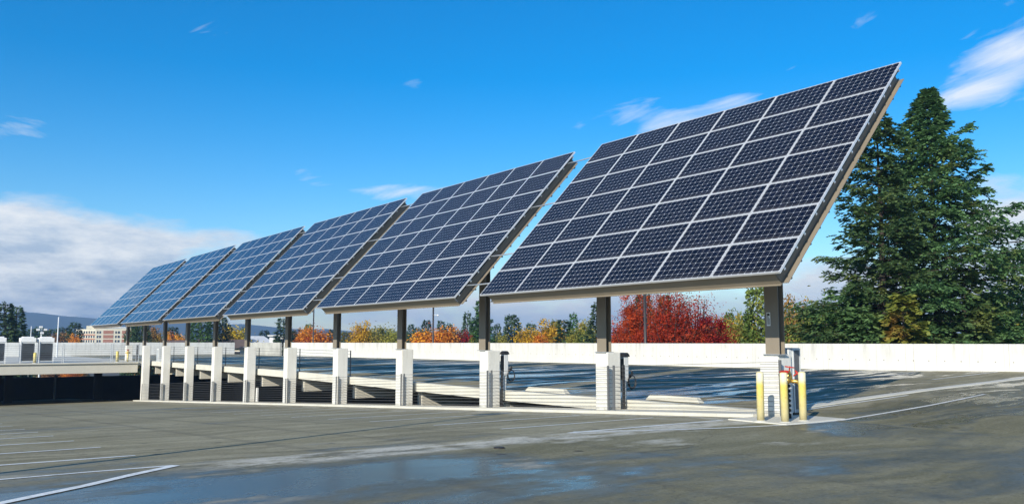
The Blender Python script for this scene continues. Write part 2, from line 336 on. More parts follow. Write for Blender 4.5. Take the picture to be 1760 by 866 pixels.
# ------------------------------------------------------------ levels
def lerp(v, xs, ys):
    if v <= xs[0]: return ys[0]
    for i in range(len(xs)-1):
        if v <= xs[i+1]: return ys[i]+(ys[i+1]-ys[i])*(v-xs[i])/(xs[i+1]-xs[i])
    return ys[-1]
YC0, DY = 16.32, 5.349
def col_y(n): return 11.17 if n == 1 else YC0+(n-2)*DY
def z_ramp(y): return 0.0 if y < 11.3 else -0.049*(y-11.3)
XE, XP, YX, YF = 3.2, 20.2, 65.0, 98.0            # deck edge, parapet, crossing deck front, far parapet
def z_up(x, y):
    return lerp(x, [3.0, XP], [lerp(y, [11, 22, 40], [0, 0, .12]), lerp(y, [2, 14, 17.5, 25, 56, 85], [.51, .51, .44, .36, .28, .15])])

def sheet(name, xs, ys, zf, mat, thick=None):
    mb = MB(); nx, ny = len(xs), len(ys)
    for y in ys:
        for x in xs: mb.v.append((x, y, zf(x, y)))
    for j in range(ny-1):
        for i in range(nx-1):
            a = j*nx+i; mb.f.append((a, a+1, a+nx+1, a+nx))
    if thick:                                      # closed slab
        o = len(mb.v); mb.v += [(x, y, z-thick) for x, y, z in mb.v]
        for j in range(ny-1):
            for i in range(nx-1):
                a = o+j*nx+i; mb.f.append((a, a+nx, a+nx+1, a+1))
        for i in range(nx-1):
            a = i; mb.f.append((a, a+o, a+1+o, a+1)); a = (ny-1)*nx+i; mb.f.append((a, a+1, a+1+o, a+o))
        for j in range(ny-1):
            a = j*nx; mb.f.append((a, a+nx, a+nx+o, a+o)); a = j*nx+nx-1; mb.f.append((a, a+o, a+nx+o, a+nx))
    return tag(mb.build(name, mat, smooth=False), kind='structure')
def fr(a, b, n): return [a+(b-a)*i/n for i in range(n+1)]

# ------------------------------------------------------------ the garage
sheet('ramp', [-46.0, -20.0, 3.0], [-30.0, 11.0, 11.3, 11.7, YF], lambda x, y: z_ramp(y), M['ramp'], 0.30)
sheet('upper_deck_approach', [3.0, XE, 8, 14, XP+.2, 40.0], [-30.0, 2, 8, 11.0], z_up, M['deck'], 0.25)
sheet('upper_deck', [XE, 8, 14, XP+.2], [11.0]+fr(14, 56, 12)+[70, 85, YF], z_up, M['deck'], 0.22)
def z_cross(x, y): return 0.10+0.004*(y-YX)*0
sheet('crossing_deck', [-46.0, XE-.004], [YX, YF], z_cross, M['kerb'], 0.22)
# concrete kerb that the columns stand in, along the open edge of the ramp
mb = MB(); ys = [11.3, 11.7]+fr(12, YX, 40)
for a, b2 in zip(ys, ys[1:]):
    za, zb = z_ramp(a), z_ramp(b2); h = 0.07
    mb.hexa([(2.15, a, za-.1), (3.02, a, za-.1), (3.02, b2, zb-.1), (2.15, b2, zb-.1), (2.15, a, za+h), (3.02, a, za+h), (3.02, b2, zb+h), (2.15, b2, zb+h)])
kb = tag(mb.build('ramp_kerb', M['kerb']), kind='structure')
# spandrel beam at the front of the crossing deck, below a thin deck nosing
sp = tag(thing('spandrel_beam', (-20, YX, 0), 'long pale concrete beam over the dark opening at the left', 'beam'), None)
mb = MB(); mb.box(-26, 22.35, -0.10, 0.30, -0.62, 0.02); mb.build('beam', M['beam'], sp, bevel=.015)
mb = MB(); mb.box(-26, 22.35, -0.22, -0.004, 0.035, 0.12); mb.build('nosing', M['kerb'], sp)
# edge beam of the upper deck along the row
mb = MB(); ys = [12.0]+fr(14, 56, 12)+[YX]
for a, b2 in zip(ys, ys[1:]):
    za, zb = z_up(XE, a), z_up(XE, b2)
    mb.hexa([(3.14, a, za-.25), (3.42, a, za-.25), (3.42, b2, zb-.25), (3.14, b2, zb-.25), (3.14, a, za+.06), (3.42, a, za+.06), (3.42, b2, zb+.06), (3.14, b2, zb+.06)])
tag(mb.build('deck_edge_strip', M['kerb']), kind='structure')
# inside of the garage
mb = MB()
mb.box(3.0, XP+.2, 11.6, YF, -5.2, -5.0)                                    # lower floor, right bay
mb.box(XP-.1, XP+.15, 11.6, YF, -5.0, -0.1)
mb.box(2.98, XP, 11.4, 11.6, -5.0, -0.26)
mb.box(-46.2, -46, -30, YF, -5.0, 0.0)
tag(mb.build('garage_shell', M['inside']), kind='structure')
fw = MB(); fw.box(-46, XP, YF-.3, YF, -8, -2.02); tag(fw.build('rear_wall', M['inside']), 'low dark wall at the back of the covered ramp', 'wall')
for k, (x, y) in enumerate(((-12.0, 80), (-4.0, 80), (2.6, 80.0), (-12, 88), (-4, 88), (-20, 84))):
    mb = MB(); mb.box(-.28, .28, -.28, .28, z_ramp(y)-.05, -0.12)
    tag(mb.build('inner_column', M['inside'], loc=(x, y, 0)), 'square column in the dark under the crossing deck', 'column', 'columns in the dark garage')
ORD = ['nearest', 'second nearest', 'third nearest', 'fourth nearest', 'fifth nearest', 'sixth nearest', 'seventh nearest', 'eighth nearest', 'ninth nearest', 'third farthest', 'second farthest', 'farthest']
for n in range(3, 12):
    y = col_y(n); mb = MB(); zt = z_up(XE, y)-.215
    mb.obox((3.43, y-.16, zt-.62), (XP-3.6, 0, 0.1), (0, .32, 0), (0, 0, .62))
    tag(mb.build('cross_beam', M['beam']), 'concrete cross beam under the upper deck behind the %s pillar' % ORD[n-1], 'beam', 'cross beams under the upper deck')

# pillars
for n in range(1, 13):
    y = col_y(n); a = .23
    z0 = (z_ramp(y)-.05) if n < 12 else 0.05
    mb = MB(); mb.box(-a, a, -a, a, 0, 1.28-z0)
    o = mb.build('concrete_pillar', M['column'], loc=(2.776, y, z0), bevel=.022)
    tag(o, '%s white square concrete pillar of the row carrying the solar arrays' % ORD[n-1], 'pillar', 'concrete pillars under the solar arrays')

# parapets
def parapet(name, pts, label, top=1.47, mat='wall', th=.2, seg=3.05):
    """polyline wall in panels with open joints, tops with a small chamfer"""
    root = thing(name, (pts[0][0], pts[0][1], 0), label, 'wall', None); L0 = Vector((pts[0][0], pts[0][1], 0))
    for (x0, y0, b0), (x1, y1, b1) in zip(pts, pts[1:]):
        p, q = Vector((x0, y0, 0))-L0, Vector((x1, y1, 0))-L0; L = (q-p).length; n = max(1, round(L/seg)); d = (q-p)/L; nn = Vector((d.y, -d.x, 0))
        for i in range(n):
            s0 = p+d*(L*i/n+.006); s1 = p+d*(L*(i+1)/n-.006); ba = b0+(b1-b0)*i/n; bb = b0+(b1-b0)*(i+1)/n; j = random.uniform(-.003, .003)
            m2 = MB(); z = Vector((0, 0, 1))
            m2.hexa([s0+z*(ba-.3)+nn*j, s1+z*(bb-.3)+nn*j, s1+nn*th+z*(bb-.3), s0+nn*th+z*(ba-.3), s0+z*top+nn*j, s1+z*top+nn*j, s1+nn*th+z*top, s0+nn*th+z*top])
            m2.build('wall_panel', M[mat], root, bevel=.012)
    return root
ys = [2, 8, 14, 17.5, 25, 40, 56, 70, 82.5]
parapet('parapet_wall', [(XP, y, z_up(XP, y)) for y in reversed(ys)], 'long white concrete parapet behind the upper deck, under the trees')
parapet('parapet_wall', [(XP, 93.5, .13), (XP, 83.5, .14)], 'grimy grey stretch of concrete parapet seen between two far pillars', mat='stained')
parapet('parapet_wall', [(-46, YF-.2, .1), (XP-.1, YF-.2, .1)], 'white concrete parapet along the far end of the crossing deck')
mb = MB(); mb.hexa([(XP-.18, 2, .52), (XP-.004, 2, .52), (XP-.004, 14, .52), (XP-.18, 14, .52), (XP-.18, 2, .60), (XP-.004, 2, .60), (XP-.004, 14, .60), (XP-.18, 14, .60)])
for a, b2 in zip(ys[2:-1], ys[3:]):
    za, zb = z_up(XP, a), z_up(XP, b2)
    mb.hexa([(XP-.18, a, za-.02), (XP-.004, a, za-.02), (XP-.004, b2, zb-.02), (XP-.18, b2, zb-.02), (XP-.18, a, za+.035), (XP-.004, a, za+.035), (XP-.004, b2, zb+.035), (XP-.18, b2, zb+.035)])
tag(mb.build('parapet_kerb', M['kerb']), kind='structure')

# painted lines (thin sheets 4 mm above the deck)
def strip(pts, w, zf, name='stall_line', label=None, mat='line', dz=.005):
    mb = MB(); P = []
    for i, (x, y) in enumerate(pts):
        a = Vector(pts[max(i-1, 0)]); c = Vector(pts[min(i+1, len(pts)-1)]); d = (c-a).normalized(); n = Vector((-d.y, d.x))
        P.append((x+n.x*w/2, y+n.y*w/2, x-n.x*w/2, y-n.y*w/2))
    for (a, b2, c, d), (e, f, h, i) in zip(P, P[1:]):
        mb.quad((c, d, zf(c, d)+dz), (h, i, zf(h, i)+dz), (e, f, zf(e, f)+dz), (a, b2, zf(a, b2)+dz))
    o = mb.build(name, M[mat]); return tag(o, label, None, None, 'structure')
zr = lambda x, y: z_ramp(y)
for y in (13.5, 15.93, 18.41, 20.85, 23.1, 25.35, 27.9, 30.4, 32.9, 35.4): strip([(-16.5+.0, y+.1), (-12.5, y+.05), (-9.27, y-.03)], .13, zr)
for y in (11.3, 13.3, 15.75, 18.72, 21.1, 23.6, 26.1, 28.6, 31.1): strip([(-2.8, y), (-.8, y), (1.3 if y > 12 else 1.2, y)], .11, zr)
strip([(-9.30, 11.31), (-10.3, 11.36), (-11.3, 11.33), (-14, 11.3)], .10, zr, dz=.006)
strip([(-9.28, 11.28), (-9.9, 10.8), (-10.46, 10.31), (-11.4, 9.62), (-13, 8.5)], .125, zr, dz=.008)
arc = [(-2.6, 11.42), (-1.9, 10.98), (-1.02, 10.62), (-.2, 10.33), (.66, 10.1), (1.4, 9.93), (2.11, 9.86), (2.95, 9.86)]
strip(arc, .085, zr)
def z_any(x, y): return z_ramp(y) if x < 3.0 else z_up(x, y)
strip([(3.0, 9.86), (4.31, 9.92), (5.6, 9.98), (6.91, 10.07), (8.6, 10.25), (10.4, 10.48)], .09, z_any)
strip([(3.8, 11.52), (5.2, 11.62), (8, 11.70), (9.0, 11.75)], .09, z_up)
for x0, y0, x1, y1 in ((14.8, 14.1, 19.6, 14.2), (10.0, 16.35, 18.3, 16.6), (11.0, 19.0, 19.0, 19.1), (10, 21.5, 18.8, 21.6), (9.5, 24, 18.8, 24), (9.5, 26.5, 18.8, 26.5)):
    strip([(x0, y0), ((x0+x1)/2, (y0+y1)/2), (x1, y1)], .10, z_up)
for y in (14.9, 17.4, 19.9): strip([(4.9, y), (6, y+.02), (8.6, y)], .09, z_up)
# raised concrete joint strip at the start of the upper deck
mb = MB(); xs = [3.75, 5.2, 8, 11.3, 14.2, 17, XP-.2]; yy = [11.78, 11.92, 12.1, 12.2, 12.15, 12.2, 12.2]
for (x0, y0), (x1, y1) in zip(zip(xs, yy), zip(xs[1:], yy[1:])):
    z0, z1 = z_up(x0, y0), z_up(x1, y1); w = .17
    mb.hexa([(x0, y0-w, z0-.05), (x1, y1-w, z1-.05), (x1, y1+w, z1-.05), (x0, y0+w, z0-.05), (x0, y0-w+.03, z0+.022), (x1, y1-w+.03, z1+.022), (x1, y1+w-.03, z1+.022), (x0, y0+w-.03, z0+.022)])
mb.hexa([(3.2, 11.3, -.05), (3.75, 11.55, -.05), (3.9, 12.2, -.05), (3.3, 12.9, -.05), (3.2, 11.3, .03), (3.75, 11.55, .03), (3.9, 12.2, .035), (3.3, 12.9, .035)])
tag(mb.build('joint_strip', M['kerb']), kind='structure')
# small drain cover
dr = thing('drain_cover', (-4.98, 10.30, 0.004), 'small dark iron drain cover in the wet concrete, mid foreground', 'drain cover')
mb = MB(); mb.lathe([(.085, 0), (.085, .008), (.078, .012)], 20); mb.build('rim', M['pole'], dr)
mb = MB()
for i in range(-2, 3): w = math.sqrt(.07**2-(i*.026)**2); mb.box(-w, w, i*.026-.007, i*.026+.007, .011, .016)
mb.build('grate', M['pole'], dr)

# ------------------------------------------------------------ railings along the ramp kerb
def railing(y0, y1, x, zf, rails, dz0, step, name, label, group, r=.0065, posts=(0, 1), post_h=None):
    ym = (y0+y1)/2; zb = zf(ym); root = thing(name, (x, ym, zb), label, 'railing', group)
    for k in range(rails):
        h = dz0+k*step; mb = MB(); mb.tube([(0, y0-ym, zf(y0)+h-zb), (0, 0, h), (0, y1-ym, zf(y1)+h-zb)], r, 6); mb.build('rail', M['railm'], root, smooth=True)
    top = dz0+(rails-1)*step+.04
    for t in posts:
        y = y0+(y1-y0)*t; mb = MB(); mb.box(-.012, .012, y-ym-.03, y-ym+.03, zf(y)-zb-.02, zf(y)-zb+top); mb.build('post', M['railm'], root)
    return root
zk = lambda y: z_ramp(y)+.07
for n in range(1, 11):
    ya, yb = col_y(n)-.36, col_y(n+1)-.37
    railing(ya, yb, 2.46, zk, 11, .07, .1, 'cable_railing', 'low steel cable railing between the %s pillar and the one beyond' % ORD[n-1], 'cable railings along the ramp edge', r=.0052+.0001*n, posts=(0.004, .965))
# railing across the edge of the upper deck where the drop is deeper
zq = lambda y: z_up(XE, y)+.05
for n in range(5, 11):
    ya, yb = col_y(n)+.1, col_y(n+1)+.08
    railing(ya, yb, 3.30, zq, 7, .25, .13, 'deck_railing', 'thin steel railing on the upper deck edge beyond the %s pillar' % ORD[n-1], 'railings along the upper deck edge', r=.007, posts=(.01,))
# railing at the front of the crossing deck
def xrailing(x0, x1, y, z, rails, label):
    xm = (x0+x1)/2; root = thing('deck_railing', (xm, y, z), label, 'railing', 'railings on the crossing deck')
    for k in range(rails):
        mb = MB(); mb.tube([(x0-xm, 0, .12+k*.13), (x1-xm, 0, .12+k*.13)], .0085, 6); mb.build('rail', M['railm'], root)
    for x in (x0, x1):
        mb = MB(); mb.tube([(x-xm, 0, 0), (x-xm, 0, .12+rails*.13)], .028, 8); mb.build('post', M['galv'], root)
for x0, x1, t in ((-9.5, -6.4, 'leftmost'), (-6.3, -2.45, 'beside the louvred units'), (-2.35, .62, 'left of the small yellow bollards'), (.72, 2.45, 'in front of the small yellow bollards')):
    xrailing(x0, x1, YX+.25, .12, 9, 'grey metal railing on the crossing deck, %s' % t)
fp = thing('fence_post', (2.50, 65.9, .1), 'grey slotted upright post at the corner of the crossing deck', 'post')
mb = MB(); mb.box(-.09, .09, -.06, .06, 0, 1.25); mb.build('upright', M['galv'], fp); mb = MB()
for k in range(11): mb.box(-.075, .075, -.068, -.061, .08+k*.105, .13+k*.105)
mb.build('slots', M['pole'], fp)
bx = thing('junction_box', (3.35, 63.2, .12), 'pale grey upright box behind the farthest ramp pillar', 'cabinet')
mb = MB(); mb.box(-.12, .12, -.28, .28, 0, .95); mb.build('body', M['lightgrey'], bx, bevel=.01); mb = MB(); mb.box(-.128, -.121, -.24, .24, .08, .88); mb.build('door', M['grey'], bx)

# ------------------------------------------------------------ solar arrays
TILT, XB, ZB, NROW, NCOL = 0.81339, 0.3462, 1.22937+EYE, 7, 6
AW, AL, AY0, AP = 9.46, 6.501, 9.2235, 10.698
sv = Vector((math.cos(TILT), 0, math.sin(TILT))); nv = Vector((-math.sin(TILT), 0, math.cos(TILT)))
PW, PH = 1.557, .917
def make_panel_meshes():
    me = bpy.data.meshes.new('solar_panel'); fw2 = .015; x1, y1 = PW-fw2, PH-fw2; mg = .012
    v = [(fw2, fw2, -.004), (x1, fw2, -.004), (x1, y1, -.004), (fw2, y1, -.004), (fw2, fw2, -.012), (x1, fw2, -.012), (x1, y1, -.012), (fw2, y1, -.012)]
    me.from_pydata(v, [], [(0,1,2,3), (4,7,6,5), (0,4,5,1), (1,5,6,2), (2,6,7,3), (3,7,4,0)]); me.materials.append(M['cells'])
    uvl = me.uv_layers.new(name='cells'); cx = (x1-fw2-2*mg)/10; cy = (y1-fw2-2*mg)/6
    for poly in me.polygons:
        for li in poly.loop_indices:
            q = v[me.loops[li].vertex_index]; uvl.data[li].uv = ((q[0]-fw2-mg)/cx+20, (q[1]-fw2-mg)/cy+20)
    mb = MB(); t0 = -.045; w = .015
    mb.box(0, PW, 0, w, t0, 0); mb.box(0, PW, PH-w, PH, t0, 0); mb.box(0, w, w, PH-w, t0, 0); mb.box(PW-w, PW, w, PH-w, t0, 0)
    return me, mb
def make_array(conduits=True, label=''):
    ym = AY0+AW/2; root = thing('solar_array', (2.65, ym, 1.28), label, 'solar array', 'tilted solar arrays in a row')
    O = Vector((XB, AY0, ZB))-Vector((2.65, ym, 1.28))            # near bottom corner, local
    Rm = Matrix((( 0, sv.x, nv.x), (-1, 0, 0), (0, sv.z, nv.z))).to_4x4()
    me, fmb = make_panel_meshes(); fme = None
    px, ph = AW/NCOL, AL/NROW
    for r in range(NROW):
        for c in range(NCOL):
            o = bpy.data.objects.new('solar_panel', me); COL.objects.link(o); o.parent = root
            loc = O+Vector((0, 1, 0))*((c+1)*px-(px-PW)/2)+sv*(r*ph+(ph-PH)/2)
            o.matrix_local = Matrix.Translation(loc) @ Rm @ Matrix.Rotation(R(random.uniform(-.12, .12)), 4, 'X') @ Matrix.Rotation(R(random.uniform(-.12, .12)), 4, 'Y')
            if fme is None: f = fmb.build('panel_frame', M['alu'], o); fme = f.data
            else: f = bpy.data.objects.new('panel_frame', fme); COL.objects.link(f); f.parent = o
    Y = Vector((0, 1, 0))
    def P(y, s, d): return O+Y*y+sv*s-nv*d                        # d = depth behind the glass
    for r in range(NROW):
        for q in (.2, .8):
            s = (r+q)*ph; mb = MB(); mb.obox(P(.03, s-.02, .048), Y*(AW-.06), sv*.04, -nv*.055); mb.build('purlin', M['alu'], root)
            mb = MB()
            for e in (.03, AW-.03-.10): mb.obox(P(e, s-.028, .105), Y*.10, sv*.056, -nv*.012)
            mb.build('end_clip', M['galv'], root)
    def rafter(y, side, name='side_beam'):
        mb = MB(); mb.obox(P(y-.006, .10, .104), Y*.012, sv*(AL-.22), -nv*.26)           # web
        w = .15*side
        mb.obox(P(y, .10, .104), Y*w, sv*(AL-.22), -nv*.012); mb.obox(P(y, .10, .352), Y*w, sv*(AL-.22), -nv*.014)
        return mb.build(name, M['steel'], root)
    rafter(.21, -1); rafter(AW-.21, 1)
    for y in (col_y(2)-DY-AY0, col_y(2)-AY0): rafter(y, 1, 'rafter')
    for s in (.10, AL-.14):                                        # lower and upper edge channels
        mb = MB(); mb.obox(P(.21, s-.02, .062), Y*(AW-.42), sv*.012, -nv*.305); mb.obox(P(.21, s-.05, .366), Y*(AW-.42), sv*.16, -nv*.016)
        mb.build('edge_beam', M['steel'], root)
    for k in range(14):                                            # bolt heads on the side flange
        mb = MB(); mb.obox(P(.09, .25+k*.455, .367), Y*.05, sv*.035, -nv*.05); mb.build('bolt', M['pole'], root)
    # torque tube on the two posts
    mb = MB(); st = 3.43; c0 = P(1.3, st, .52); mb.bar(c0, c0+Y*(AW-3.1), .30, .26, up=nv); mb.build('main_beam', M['steel'], root)
    zt = (P(0, st, .52)).z-.10
    for k in (0, 1):
        y = (11.17 if False else YC0-DY+.10 if k == 0 else YC0)-ym
        hx, hy = .095, .17
        mb = MB(); mb.box(-hx, -hx+.016, y-hy, y+hy, .012, zt); mb.box(hx-.016, hx, y-hy, y+hy, .012, zt); mb.box(-hx+.016, hx-.016, y-.008, y+.008, .012, zt)
        mb.box(-hx+.016, hx-.016, y+hy-.03, y+hy-.014, .012, zt)
        po = mb.build('post', M['steel'], root)
        mb = MB(); mb.box(-.15, .15, y-.2, y+.2, -.004, .014); mb.build('base_plate', M['galv'], po)
    if conduits:
        for s in (.55, 1.75, 3.9, 6.0):
            p = P(0, s, .08); mb = MB(); mb.tube([p+Y*.3, p-Y*.6-nv*.01, p-Y*1.45], .019, 8); mb.build('conduit', M['galv'], root, smooth=True)
    return root
first = make_array(False, 'largest and nearest tilted solar array on two posts')
nxt = make_array(True, '')
an = ['', 'second', 'third', 'fourth', 'fifth', 'sixth and farthest']
for k in range(1, 6):
    a = nxt if k == 1 else copy_tree(nxt)
    a.location.y += 0; a.location = (2.65, AY0+AW/2+AP*k, 1.28)
    a['label'] = '%s tilted solar array counted from the near end of the row' % an[k]

# label plate and conduit on the nearest post
sg = thing('warning_label', (2.549, 11.17-.03, 2.02), 'narrow white notice with small print on the nearest steel post', 'notice')
mb = MB(); mb.box(-.004, .0, -.045, .045, -.14, .14); mb.build('plate', M['white'], sg)
mb = MB()
for k in range(3): mb.box(-.006, -.0045, -.028+k*.022, -.018+k*.022, -.115, .02+.03*k)
mb.box(-.006, -.0045, -.03, .03, .07, .12); mb.build('print', M['dark'], sg)

# ------------------------------------------------------------ cluster at the nearest pillar
for k, (x, y) in enumerate(((1.46, 10.58), (1.62, 10.14), (2.18, 10.13))):
    r = thing('bollard', (x, y, 0), ('faded yellow bollard left of the nearest pillar', 'faded yellow bollard in the middle of the three, in front of the valves', 'faded yellow bollard right of the valves, before the grey cabinet')[k], 'bollard', 'yellow bollards around the valves')
    mb = MB(); mb.lathe([(.072, 0), (.072, .93), (.069, .948), (.058, .960), (.03, .966), (.002, .968)], 24); mb.build('pipe', M['bollard'], r, smooth=True).rotation_euler.x = R((.6, -.4, .3)[k])
    mb = MB(); mb.lathe([(.15, -.01), (.15, .015), (.10, .028), (.085, .04)], 20); mb.build('footing', M['kerb'], r, smooth=True)
pd = MB(); pd.box(1.35, 3.3, 9.92, 11.3, -.02, .022); tag(pd.build('pillar_pad', M['kerb'], bevel=.015), kind='structure')
sp = thing('standpipe', (2.42, 10.62, .02), 'brass fire standpipe with red hand wheels beside the nearest pillar', 'standpipe')
mb = MB(); mb.tube([(0, 0, 0), (0, 0, .72)], .045, 12); mb.build('riser', M['dark'], sp, smooth=True)
for k in range(7):
    mb = MB(); mb.tube([(-.02, -.045, .12+k*.095), (-.06, -.10, .12+k*.095)], [.02, .026], 8); mb.build('nozzle_cap', M['white'], sp, smooth=True)
mb = MB(); mb.tube([(0, 0, .70), (0, 0, .82), (0, 0, .95)], [.07, .085, .05], 14); mb.tube([(0, 0, .80), (-.16, -.10, .80), (-.22, -.15, .74)], [.045, .045, .055], 12); mb.tube([(0, 0, .74), (.12, -.12, .74), (.16, -.17, .69)], [.04, .04, .05], 12)
mb.build('valve_body', M['brass'], sp, smooth=True)
def wheel(c, r, ax, parent):
    ax = Vector(ax).normalized(); u = ax.orthogonal().normalized(); w = ax.cross(u); mb = MB(); c = Vector(c)
    mb.tube([c+(u*math.cos(a)+w*math.sin(a))*r for a in [2*math.pi*i/14 for i in range(15)]], .013, 6)
    for i in range(4): a = math.pi*i/2; mb.tube([c, c+(u*math.cos(a)+w*math.sin(a))*r], .008, 5)
    mb.tube([c-ax*.10, c+ax*.02], .014, 6); return mb.build('hand_wheel', M['red'], parent, smooth=True)
wheel((-.20, -.06, .93), .085, (-.2, -.1, 1), sp); wheel((.03, -.03, 1.02), .09, (.1, -.1, 1), sp); wheel((.18, -.1, .90), .06, (.3, -.6, .5), sp)
mb = MB(); mb.tube([(-.30, -.06, .90), (-.38, -.1, .87)], [.03, .04], 8); mb.build('hose_outlet', M['dark'], sp, smooth=True)
for nm, x0, y0, w, d, h, mt, lb in (('electrical_cabinet', 3.012, 11.02, .10, .30, 1.37, 'lightgrey', 'slim light grey electrical cabinet against the nearest pillar'), ('electrical_cabinet', 3.125, 11.0, .25, .34, 1.40, 'grey', 'tall grey electrical cabinet with a framed door right of the nearest pillar')):
    c = thing(nm, (x0, y0, .02), lb, 'cabinet', 'electrical cabinets at the nearest pillar')
    mb = MB(); mb.box(0, w, 0, d, .05, h); mb.build('body', M[mt], c, bevel=.008)
    mb = MB(); mb.box(.03, w-.03, -.012, -.0005, .12, h-.05); mb.build('door', M['grey' if mt == 'lightgrey' else 'railm'], c, bevel=.004)
    mb = MB(); mb.box(.0, .03, -.018, -.001, .06, h-.01); mb.box(w-.03, w, -.018, -.001, .06, h-.01); mb.box(.03, w-.03, -.018, -.001, h-.045, h-.01); mb.build('door_frame', M['lightgrey'], c)
    mb = MB(); mb.box(.03, w-.03, .03, d-.03, 0, .05); mb.build('plinth', M['dark'], c)
    mb = MB(); mb.tube([(w-.045, -.03, h*.45), (w-.045, -.03, h*.55)], .008, 6); mb.build('handle', M['galv'], c)
cd = thing('conduit_pipe', (2.86, 11.0, 1.28), 'thin grey conduit running up beside the nearest steel post', 'conduit')
mb = MB(); mb.tube([(0, 0, -.5), (0, -.02, -.05), (-.06, 0, .25), (-.06, 0, 2.4)], .014, 8); mb.build('pipe', M['galv'], cd, smooth=True)

# ------------------------------------------------------------ car chargers behind the second and third pillars
def charger(n, label):
    y = col_y(n); c = thing('ev_charger', (3.32, y, z_up(3.3, y)+.05), label, 'car charger', 'car charging posts')
    mb = MB(); mb.box(-.03, .07, -.05, .05, 0, .46); mb.box(-.06, .11, -.09, .09, .45, 1.10); mb.build('pedestal', M['lightgrey'], c, bevel=.02)
    mb = MB(); k = 12; pr = [(-.085, 1.10)]+[(-.085+.11*(1-math.cos(math.pi*i/k/1))*.5*2.0, 1.10+.11*math.sin(math.pi*i/k)) for i in range(k+1)]
    for s0, s1 in zip(pr, pr[1:]): pass
    i0 = len(mb.v); n2 = len(pr)
    for yy in (-.105, .105): mb.v += [(a, yy, b) for a, b in pr]
    mb.f += [tuple(range(i0, i0+n2)), tuple(reversed(range(i0+n2, i0+2*n2)))]+[(i0+i, i0+n2+i, i0+n2+(i+1) % n2, i0+(i+1) % n2) for i in range(n2)]
    mb.build('hood', M['dark'], c)
    mb = MB(); mb.box(-.075, -.0605, -.08, .08, .5, 1.06); mb.build('face_panel', M['dark'], c)
    mb = MB(); mb.tube([(.12, -.05, .62), (.19, -.09, .60)], [.045, .055], 12); mb.build('holster', M['dark'], c, smooth=True)
    mb = MB(); mb.tube([(.20, -.09, .60), (.22, -.10, .70), (.17, -.09, .74)], [.03, .028, .02], 10); mb.build('plug', M['dark'], c, smooth=True)
    mb = MB(); pts = []
    for i in range(49): a = 2*math.pi*i/16; rr = .15+.012*math.sin(i*.7); pts.append((.19+rr*math.sin(a)*.9, -.1-.015*i/16, .45+rr*1.15*math.cos(a)))
    mb.tube(pts, .011, 6); mb.tube([(.10, -.06, .2), (.2, -.1, .26), (.2, -.12, .3)], .011, 6); mb.build('cable', M['dark'], c, smooth=True)
    return c
charger(2, 'car charging post with black hood and coiled cable beside the second nearest pillar')
charger(3, 'car charging post with black hood and coiled cable beside the third nearest pillar')
for n in (2, 3):
    y = col_y(n)-.36; g0 = thing('gate_post', (2.98, y, z_ramp(y)+.07), 'black notched steel upright at the foot of the %s pillar' % ORD[n-1], 'post', 'black uprights beside the pillars')
    mb = MB(); mb.box(-.028, .028, -.02, .02, 0, 1.12); mb.build('upright', M['dark'], g0); mb = MB()
    for k in range(9): mb.box(.029, .05, -.018, .018, .08+k*.115, .13+k*.115)
    mb.build('cable_clamps', M['galv'], g0)
# wheel stops
for (y0, y1, x, lb) in ((14.4, 16.25, 4.15, 'weathered concrete wheel stop between the two nearest pillars'), (19.4, 21.35, 4.0, 'weathered concrete wheel stop beyond the second nearest pillar')):
    w = thing('wheel_stop', (x, (y0+y1)/2, z_up(x, (y0+y1)/2)), lb, 'wheel stop', 'concrete wheel stops'); h = (y1-y0)/2
    mb = MB(); mb.hexa([(-.11, -h, 0), (.11, -h, 0), (.11, h, 0), (-.11, h, 0), (-.06, -h+.12, .13), (.06, -h+.12, .13), (.06, h-.12, .13), (-.06, h-.12, .13)])
    mb.build('block', M['kerb'], w, bevel=.012); mb = MB()
    for q in (-.6, .6): mb.lathe([(.018, .128), (.018, .14), (.001, .142)], 8, (0, q, 0))
    mb.build('anchor_pins', M['pole'], w)
mk = thing('marker_post', (3.07, 42.7, z_ramp(42.7)+.05), 'short white marker post behind the railing in a middle bay', 'post')
mb = MB(); mb.box(-.05, .05, -.07, .07, 0, .72); mb.build('body', M['white'], mk, bevel=.012); mb = MB(); mb.box(-.07, .07, -.09, .09, -.02, .02); mb.build('base', M['kerb'], mk)

# ------------------------------------------------------------ things on the crossing deck
for k, (x, lb) in enumerate(((-6.1, 'leftmost'), (-4.32, 'middle'), (-3.2, 'right-hand'))):
    c = thing('louvred_unit', (x, 67.0, .10), '%s white topped unit with a dark louvred grille at the left edge' % lb, 'ventilation unit', 'louvred units on the crossing deck')
    w = .42; mb = MB(); mb.box(-w, w, 0, .9, .10, 1.42); mb.build('cabinet', M['lightgrey'], c, bevel=.01)
    mb = MB(); mb.box(-w-.05, w+.05, -.05, .95, 1.42, 1.72); mb.box(-w+.08, w-.08, .05, .85, 1.72, 1.80); mb.build('hood', M['white'], c, bevel=.02)
    mb = MB()
    for i in range(17): mb.obox((-w+.05, -.03, .17+i*.07), (2*w-.1, 0, 0), (0, .028, .03), (0, 0, .018))
    mb.build('grille', M['dark'], c)
    for s in (-w-.04, w+.01):
        mb = MB(); mb.box(s, s+.035, -.05, .0, 0, 1.5); mb.build('corner_post', M['white'], c)
for x, y, hh, lb in ((1.25, 66.3, .80, 'small pale yellow bollard on the crossing deck, left of the yellow standpipe'), (-2.98-1.0, 66.2, .72, 'small yellow bollard between two louvred units')):
    r = thing('bollard', (x, y, .1), lb, 'bollard', 'small bollards on the crossing deck')
    mb = MB(); mb.lathe([(.10, 0), (.10, hh-.06), (.08, hh-.02), (.03, hh)], 16); mb.build('pipe', M['bollard'], r, smooth=True); mb = MB(); mb.lathe([(.16, 0), (.14, .03)], 16); mb.build('footing', M['kerb'], r)
